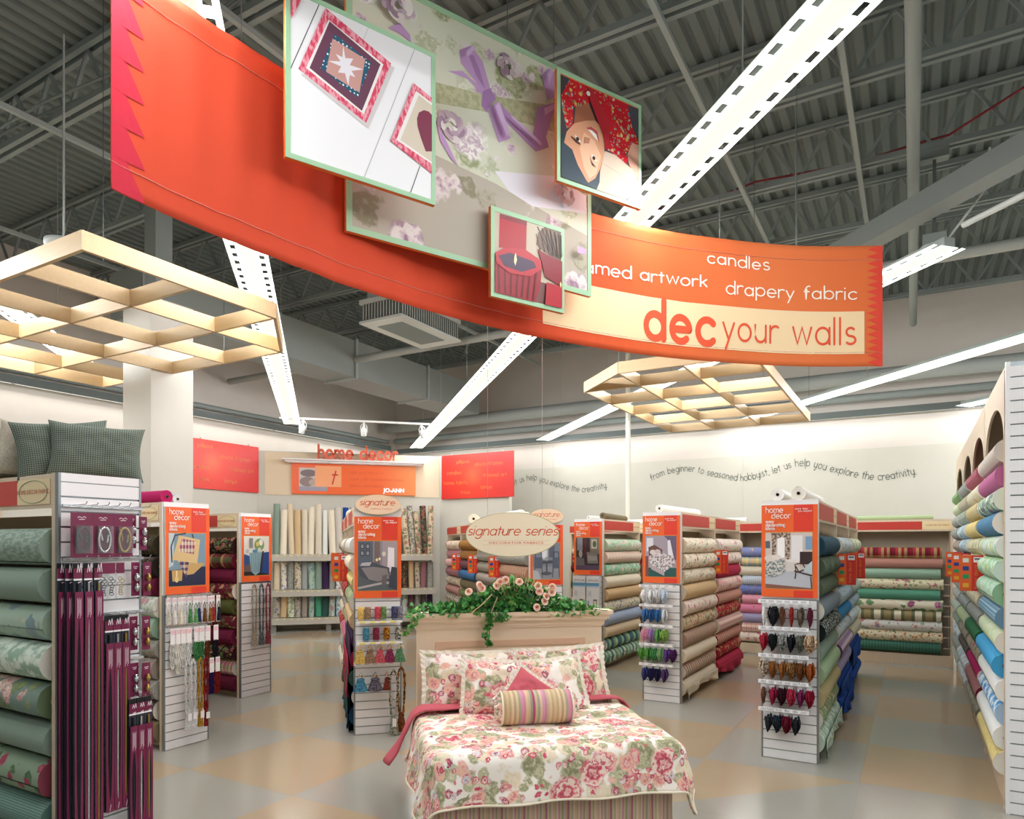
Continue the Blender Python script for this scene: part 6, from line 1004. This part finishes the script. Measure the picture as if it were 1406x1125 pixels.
RUF = fab_stripe(['#CDB190', '#BCA98A', '#D9B9A6', '#C08C98', '#C9B694', '#A09F80', '#D3AFA6', '#C9AE8A', '#B27488', '#D2BC9C', '#B4AC8C', '#DABFA8'], .15)
def ruffle(pts, z1, name='dust_ruffle'):
    mb = MB(); N = 90
    def f(u, v):
        i = u * (len(pts) - 1); k = min(int(i), len(pts) - 2); fr = i - k; a, b = pts[k], pts[k+1]; x, y = a[0] + (b[0]-a[0]) * fr, a[1] + (b[1]-a[1]) * fr; dx, dy = b[0]-a[0], b[1]-a[1]; L = math.hypot(dx, dy); w = .012 * math.sin(u * 70) * (1 - v * .8) + .01 * noise.noise(Vector((u * 8, v, 2)))
        return (x - dy / L * w * -1, y + dx / L * w * -1, .012 + v * (z1 - .012))
    mb.grid(f, N, 5, 0, lambda u, v: (u * 1.6, v)); return ob(name, mb, RUF, bed)
ruffle([(-MW + .01, -.42), (-MW + .01, -ML + .0)], .36); ruffle([(-MW + .01, -ML + .0), (MW - .01, -ML + .0)], .36); ruffle([(MW - .01, -ML + .0), (MW - .01, -.1)], .36)
def drape(p, q, lift=0.0, flare=.20):
    ox = max(abs(p) - MW, 0) * (1 if p > 0 else -1); oy = max(q - ML, 0); o = math.hypot(ox, oy); R_ = .075; bx, by = max(-MW, min(MW, p)), min(q, ML)
    if o < 1e-9: out = down = 0.0; ux = uy = 0
    else:
        ux, uy = ox / o, oy / o
        if o < R_ * math.pi / 2: a = o / R_; out, down = R_ * math.sin(a), R_ * (1 - math.cos(a))
        else: r = o - R_ * math.pi / 2; wv = .018 * math.sin(p * 13 + q * 11) * min(1, r / .15); out, down = R_ + r * flare + wv, R_ + r * .97
    puff = .020 * noise.noise(Vector((p * 3.2, q * 3.2, 1))) + .008 * noise.noise(Vector((p * 9, q * 9, 4))) + .012 * (1 if o < .01 else 0) * 0
    nz = max(0, 1 - down / .08); return (bx + ux * (out + lift * (1 - nz)), -(by + uy * (out + lift * (1 - nz))), MZ - down + (puff + .018 + lift) * nz)
SD, FD, Q0 = .34, .30, .36
mb = MB(); mb.grid(lambda u, v: drape(-(MW + SD) + 2 * (MW + SD) * u, Q0 + (ML + FD - Q0) * (1 - v)), 80, 60, 0, lambda u, v: ((2 * u - 1) * (MW + SD) + 1.3, v * (ML + FD - Q0) + .2))
cf = ob('comforter', mb, [ROSE, LINING], None, (BF.x, BF.y, 0), (0, 0, BF.a)); so = cf.modifiers.new('thick', 'SOLIDIFY'); so.thickness = .016; so.offset = -1; so.material_offset = 1; tag(cf, 'rose-printed comforter draped over the bed', 'comforter')
edge = [drape(-(MW + SD), Q0 + (ML + FD - Q0) * k / 40) for k in range(41)] + [drape(-(MW + SD) + 2 * (MW + SD) * k / 60, ML + FD) for k in range(1, 61)] + [drape(MW + SD, ML + FD - (ML + FD - Q0) * k / 40) for k in range(1, 41)]
ob('piping', MB().tube(edge, .007, 6), M('#F1E4CC', .8), cf)
mb = MB(); mb.grid(lambda u, v: drape(-(MW + .36) + (2 * MW + .36 + .20) * u, .27 + .15 * v + .03 * math.sin(u * 5), .028 + .012 * math.sin(v * 3.1), .55 if u < .5 else .3), 60, 8); fo = ob('turned_edge', mb, LINING, cf); fo.modifiers.new('thick', 'SOLIDIFY').thickness = .012
# pillows
def fringe_mesh(w, h, ear, seed, depth=.045):
    mb = MB(); N = 150; P_ = []
    for k in range(N + 1):
        s = (k / N) * 4; e = int(s) % 4; f = s - int(s)
        x, y = ((2*f-1, -1), (1, 2*f-1), (1-2*f, 1), (-1, 1-2*f))[e]; P_.append((w/2*x*(1 - ear*(1-abs(y)**2)*abs(x)**3), h/2*y*(1 - ear*(1-abs(x)**2)*abs(y)**3)))
    def f(u, v):
        k = min(int(round(u * N)), N); x, z = P_[k]; L = math.hypot(x, z) or 1; o = depth * v * (1 + .25 * noise.noise(Vector((u * 60, seed, 0)))); return (x * (1 + o / (abs(x) + .15)) if abs(x) > 0 else x, .010 * math.sin(k * 1.9 + seed) * v, z * (1 + o / (abs(z) + .15)))
    mb.grid(f, N, 2); return mb.mesh('fringe', [FRG])
FRG = fab_tweed('#F8EFE0', '#EBDECA', 80)
def pillow(x, y, z, w, h, T, tilt, rx, rz, mat, label, seed, fr=True, ear=.06):
    o = ob('pillow', cushion_mesh(w, h, T, seed, [mat], ear=ear), None, None, BF.w(x, y, z)); o.rotation_euler = (Matrix.Rotation(BF.a + math.radians(rz), 3, 'Z') @ Matrix.Rotation(math.radians(-tilt), 3, 'X') @ Matrix.Rotation(math.radians(rx), 3, 'Y')).to_euler(); tag(o, label, 'pillow', 'pillows on the bed')
    if fr: ob('fringe', fringe_mesh(w, h, ear, seed), None, o)
    return o
pillow(-.345, -.20, .765, .66, .42, .17, 20, 1, 0, ROSE, 'large rose-print pillow at the left of the headboard', 11); pillow(.33, -.20, .775, .66, .42, .17, 20, -2, 0, ROSE, 'large rose-print pillow at the right of the headboard', 12)
pillow(-.20, -.42, .755, .45, .39, .16, 24, 4, -4, ROSE, 'smaller rose-print pillow in front at left', 13); pillow(.21, -.43, .755, .43, .39, .16, 26, -4, 3, ROSE, 'smaller rose-print pillow in front at right', 14)
pillow(-.02, -.60, .735, .29, .29, .12, 26, 38, 0, LINING, 'plain pink pillow set on its corner behind the bolster', 15, True)
BST = fab_stripe(['#D2B897', '#C6A982', '#DCC4A4', '#BFA27C', '#D9BE9E', '#A9A488', '#D793A8', '#CF8AA0', '#DDB79A', '#C9B292', '#9C9C84', '#B25270', '#C9B292', '#A4A08A', '#DCBFA0', '#D69AAE', '#C88CA2', '#CBB08E', '#D8BE9C', '#C4A880'], .30)
t = thing('bolster', 'striped round bolster lying in front of the pillows', 'bolster', BF.w(-.02, -.80, MZ + .125), BF.a + math.radians(-2)); mb = MB(); Lb, Rb = .46, .105
prof = [(-.5, .55), (-.495, .86), (-.47, .98), (-.3, 1.02), (0, 1.0), (.3, 1.02), (.47, .98), (.495, .86), (.5, .55)]; n = 24; vs = []; uvb = []
for a, r in prof:
    for k in range(n + 1): th = 2*math.pi*k/n; vs.append((a * Lb, Rb * r * math.cos(th), Rb * r * math.sin(th))); uvb.append((a * Lb + .5, k / n))
mb.add(vs, [(i*(n+1)+k, (i+1)*(n+1)+k, (i+1)*(n+1)+k+1, i*(n+1)+k+1) for i in range(len(prof)-1) for k in range(n)], 0, uvb, True); ob('cover', mb, BST, t)
for s in (-1, 1):
    mb = MB(); mb.tube([(s * Lb * .485, Rb * .99 * math.cos(2*math.pi*k/28), Rb * .99 * math.sin(2*math.pi*k/28)) for k in range(29)], .006, 6); ob('piping', mb, M('#F1E4CC', .8), t)
for s in (-1, 1):
    mb = MB(); mb.grid(lambda u, v: (s * (Lb * .49 + .035 * v + .012 * math.sin(u * 75) * v), Rb * (.95 - .35 * v) * math.cos(2*math.pi*u), Rb * (.95 - .35 * v) * math.sin(2*math.pi*u)), 70, 4, 0, lambda u, v: (u * .7, v * .1)); mb.grid(lambda u, v: (s * (Lb * .49 + .03), Rb * .62 * v * math.cos(2*math.pi*u), Rb * .62 * v * math.sin(2*math.pi*u)), 20, 2, 0, lambda u, v: (u * .5, v * .1))
    ob('end_frill', mb, ROSE, t)
# ---------------------------------------------------------------- ivy and rose garland on the headboard
gar = thing('ivy_garland', 'ivy garland with peach roses lying on the headboard cornice', 'garland', BF.w(0, 0, 1.24), BF.a); GZ = 1.24
rng = random.Random(5); leaf = [(0, 0), (.35, -.12), (.62, .10), (.42, .34), (.60, .62), (.26, .60), (0, 1.0), (-.26, .60), (-.60, .62), (-.42, .34), (-.62, .10), (-.35, -.12)]
lm = [M('#3C7F3C', .45), M('#4F9A48', .45), M('#2C6A38', .45), M('#86B85A', .5)]; mb = MB()
def put_leaf(p, s, m):
    R_ = Matrix.Rotation(rng.uniform(-math.pi, math.pi), 3, 'Z') @ Matrix.Rotation(rng.uniform(.2, 1.5), 3, 'X') @ Matrix.Rotation(rng.uniform(-.6, .6), 3, 'Y'); n0 = R_ @ Vector((0, 0, 1))
    vs = [Vector(p) + R_ @ Vector((x * s, y * s, -.25 * s * x * x)) for x, y in leaf] + [Vector(p) + R_ @ Vector((0, .38 * s, .04 * s))]
    mb.add(vs, [(i, (i + 1) % 12, 12) for i in range(12)], m)
def gauss_env(x):      # height of the mound above the cornice
    return .05 + .21 * math.exp(-((x - .02) / .32) ** 2)
for k in range(1300):
    x = rng.gauss(.0, .27); x = max(-.6, min(.55, x)); z = rng.random() ** 1.2 * gauss_env(x); y = rng.uniform(-.09, .04) + .02; put_leaf((x, y, z - .01), rng.uniform(.026, .046), rng.choice((0, 0, 1, 1, 2, 3)))
for k in range(150): x = rng.uniform(-.78, -.25); put_leaf((x, rng.uniform(-.10, .02), rng.uniform(-.03, .06) + .0), rng.uniform(.024, .04), rng.choice((0, 1, 1, 2, 3)))
for k in range(60): u = rng.random(); put_leaf((-.70 - .10 * u + rng.uniform(-.03, .03), -.09, -.02 - .13 * u), rng.uniform(.014, .026), rng.choice((1, 1, 3)))
for k in range(70): u = rng.random(); put_leaf((-.20 + .02 * math.sin(u * 7) + rng.uniform(-.02, .02), -.095 - .01 * u, .0 - .24 * u), rng.uniform(.022, .038), rng.choice((0, 1, 1)))
for k in range(60): u = rng.random(); put_leaf((-.20 + .17 * u, -.10, .0 - .07 * rng.random()), rng.uniform(.018, .03), rng.choice((0, 1, 2)))
for k in range(110): u = rng.random(); put_leaf((.25 + .42 * u, rng.uniform(-.10, 0), rng.uniform(-.045, .06 - .03 * u)), rng.uniform(.022, .038), rng.choice((0, 1, 1, 3)))
for k in range(14): put_leaf((.68 + .008 * k, -.04, .01), .012, 3)
stuff(ob('foliage', mb, lm, gar)); mb = MB()
for x0_, x1_, z0_, z1_ in ((-.15, -.2, .03, -.25), (.2, .72, .04, .0), (-.3, -.05, .02, .15), (.25, .05, .02, .15)): mb.tube([(x0_ + (x1_ - x0_) * u / 8, -.04 - .05 * math.sin(u / 8 * 1.6), z0_ + (z1_ - z0_) * (u / 8) ** 1.6) for u in range(9)], .003, 5)
ob('stems', mb, M('#4A5A2E', .7), gar); ob('planter', MB().box(-.14, .20, -.03, .03, .0, .05), M('#2E3A30', .6), gar)
RO = [M('#F2C4AC', .6), M('#EAA98E', .6), M('#F7D9C6', .6)]
def rose_mesh(s, seed):
    mb = MB(); rg = random.Random(seed)
    for ring, (nn, r, h, m) in enumerate(((3, .35, .75, 1), (4, .65, .6, 0), (5, 1.0, .4, 2))):
        for k in range(nn):
            a = 2*math.pi*k/nn + ring * .5 + rg.uniform(-.2, .2); wd = 6.8 / nn
            mb.grid(lambda u, v: (s * r * (.35 + .65 * v) * math.cos(a + (u - .5) * wd * (1.3 - .2 * v)), s * r * (.35 + .65 * v) * math.sin(a + (u - .5) * wd * (1.3 - .2 * v)), s * (h * v - .25 * v * v * r - .12 * (2*u-1)**2 * v)), 4, 3, m)
    return mb.mesh('rose', RO)
rm = [rose_mesh(.030, k) for k in range(3)]
for k, (px, py) in enumerate(((643, 813), (657, 804), (680, 805), (684, 800), (692, 797), (711, 800), (737, 806), (739, 814), (757, 808), (748, 821), (746, 828), (735, 836), (660, 808), (756, 816))):
    x = (px - 703) * 5.05 / 958 / .96 - .01; z = 1.74 - (py - 748) * 5.05 / 958 - GZ; o = ob('rose', rm[k % 3], None, gar, (x, -.10, z)); o.rotation_euler = (math.radians(60 + (k * 37) % 30), 0, math.radians((k * 53) % 60 - 30))
ws = MB().lathe([(.001, 0), (.0035, .01), (.005, .025), (.004, .05), (.001, .065)], 6).tube([(0, 0, -.09), (0, 0, .0)], .0012, 4).mesh('wheat_spike', [M('#CDB97E', .8)])
for k in range(16): o = ob('wheat_spike', ws, None, gar, (-.14 + .027 * k, -.06 - .02 * (k % 3), .14 + .07 * math.exp(-((k - 7) / 5) ** 2))); o.rotation_euler = (.3 + .1 * (k % 3), (k - 7) * .11, 0)
mb = MB(); mb.tube([(-.17, -.11, .14), (-.25, -.11, .06), (-.33, -.11, .0)], .004, 5).tube([(-.13, -.11, .12), (-.16, -.11, .05), (-.18, -.11, .0)], .003, 5); ob('twig', mb, M('#C9AF86', .8), gar)
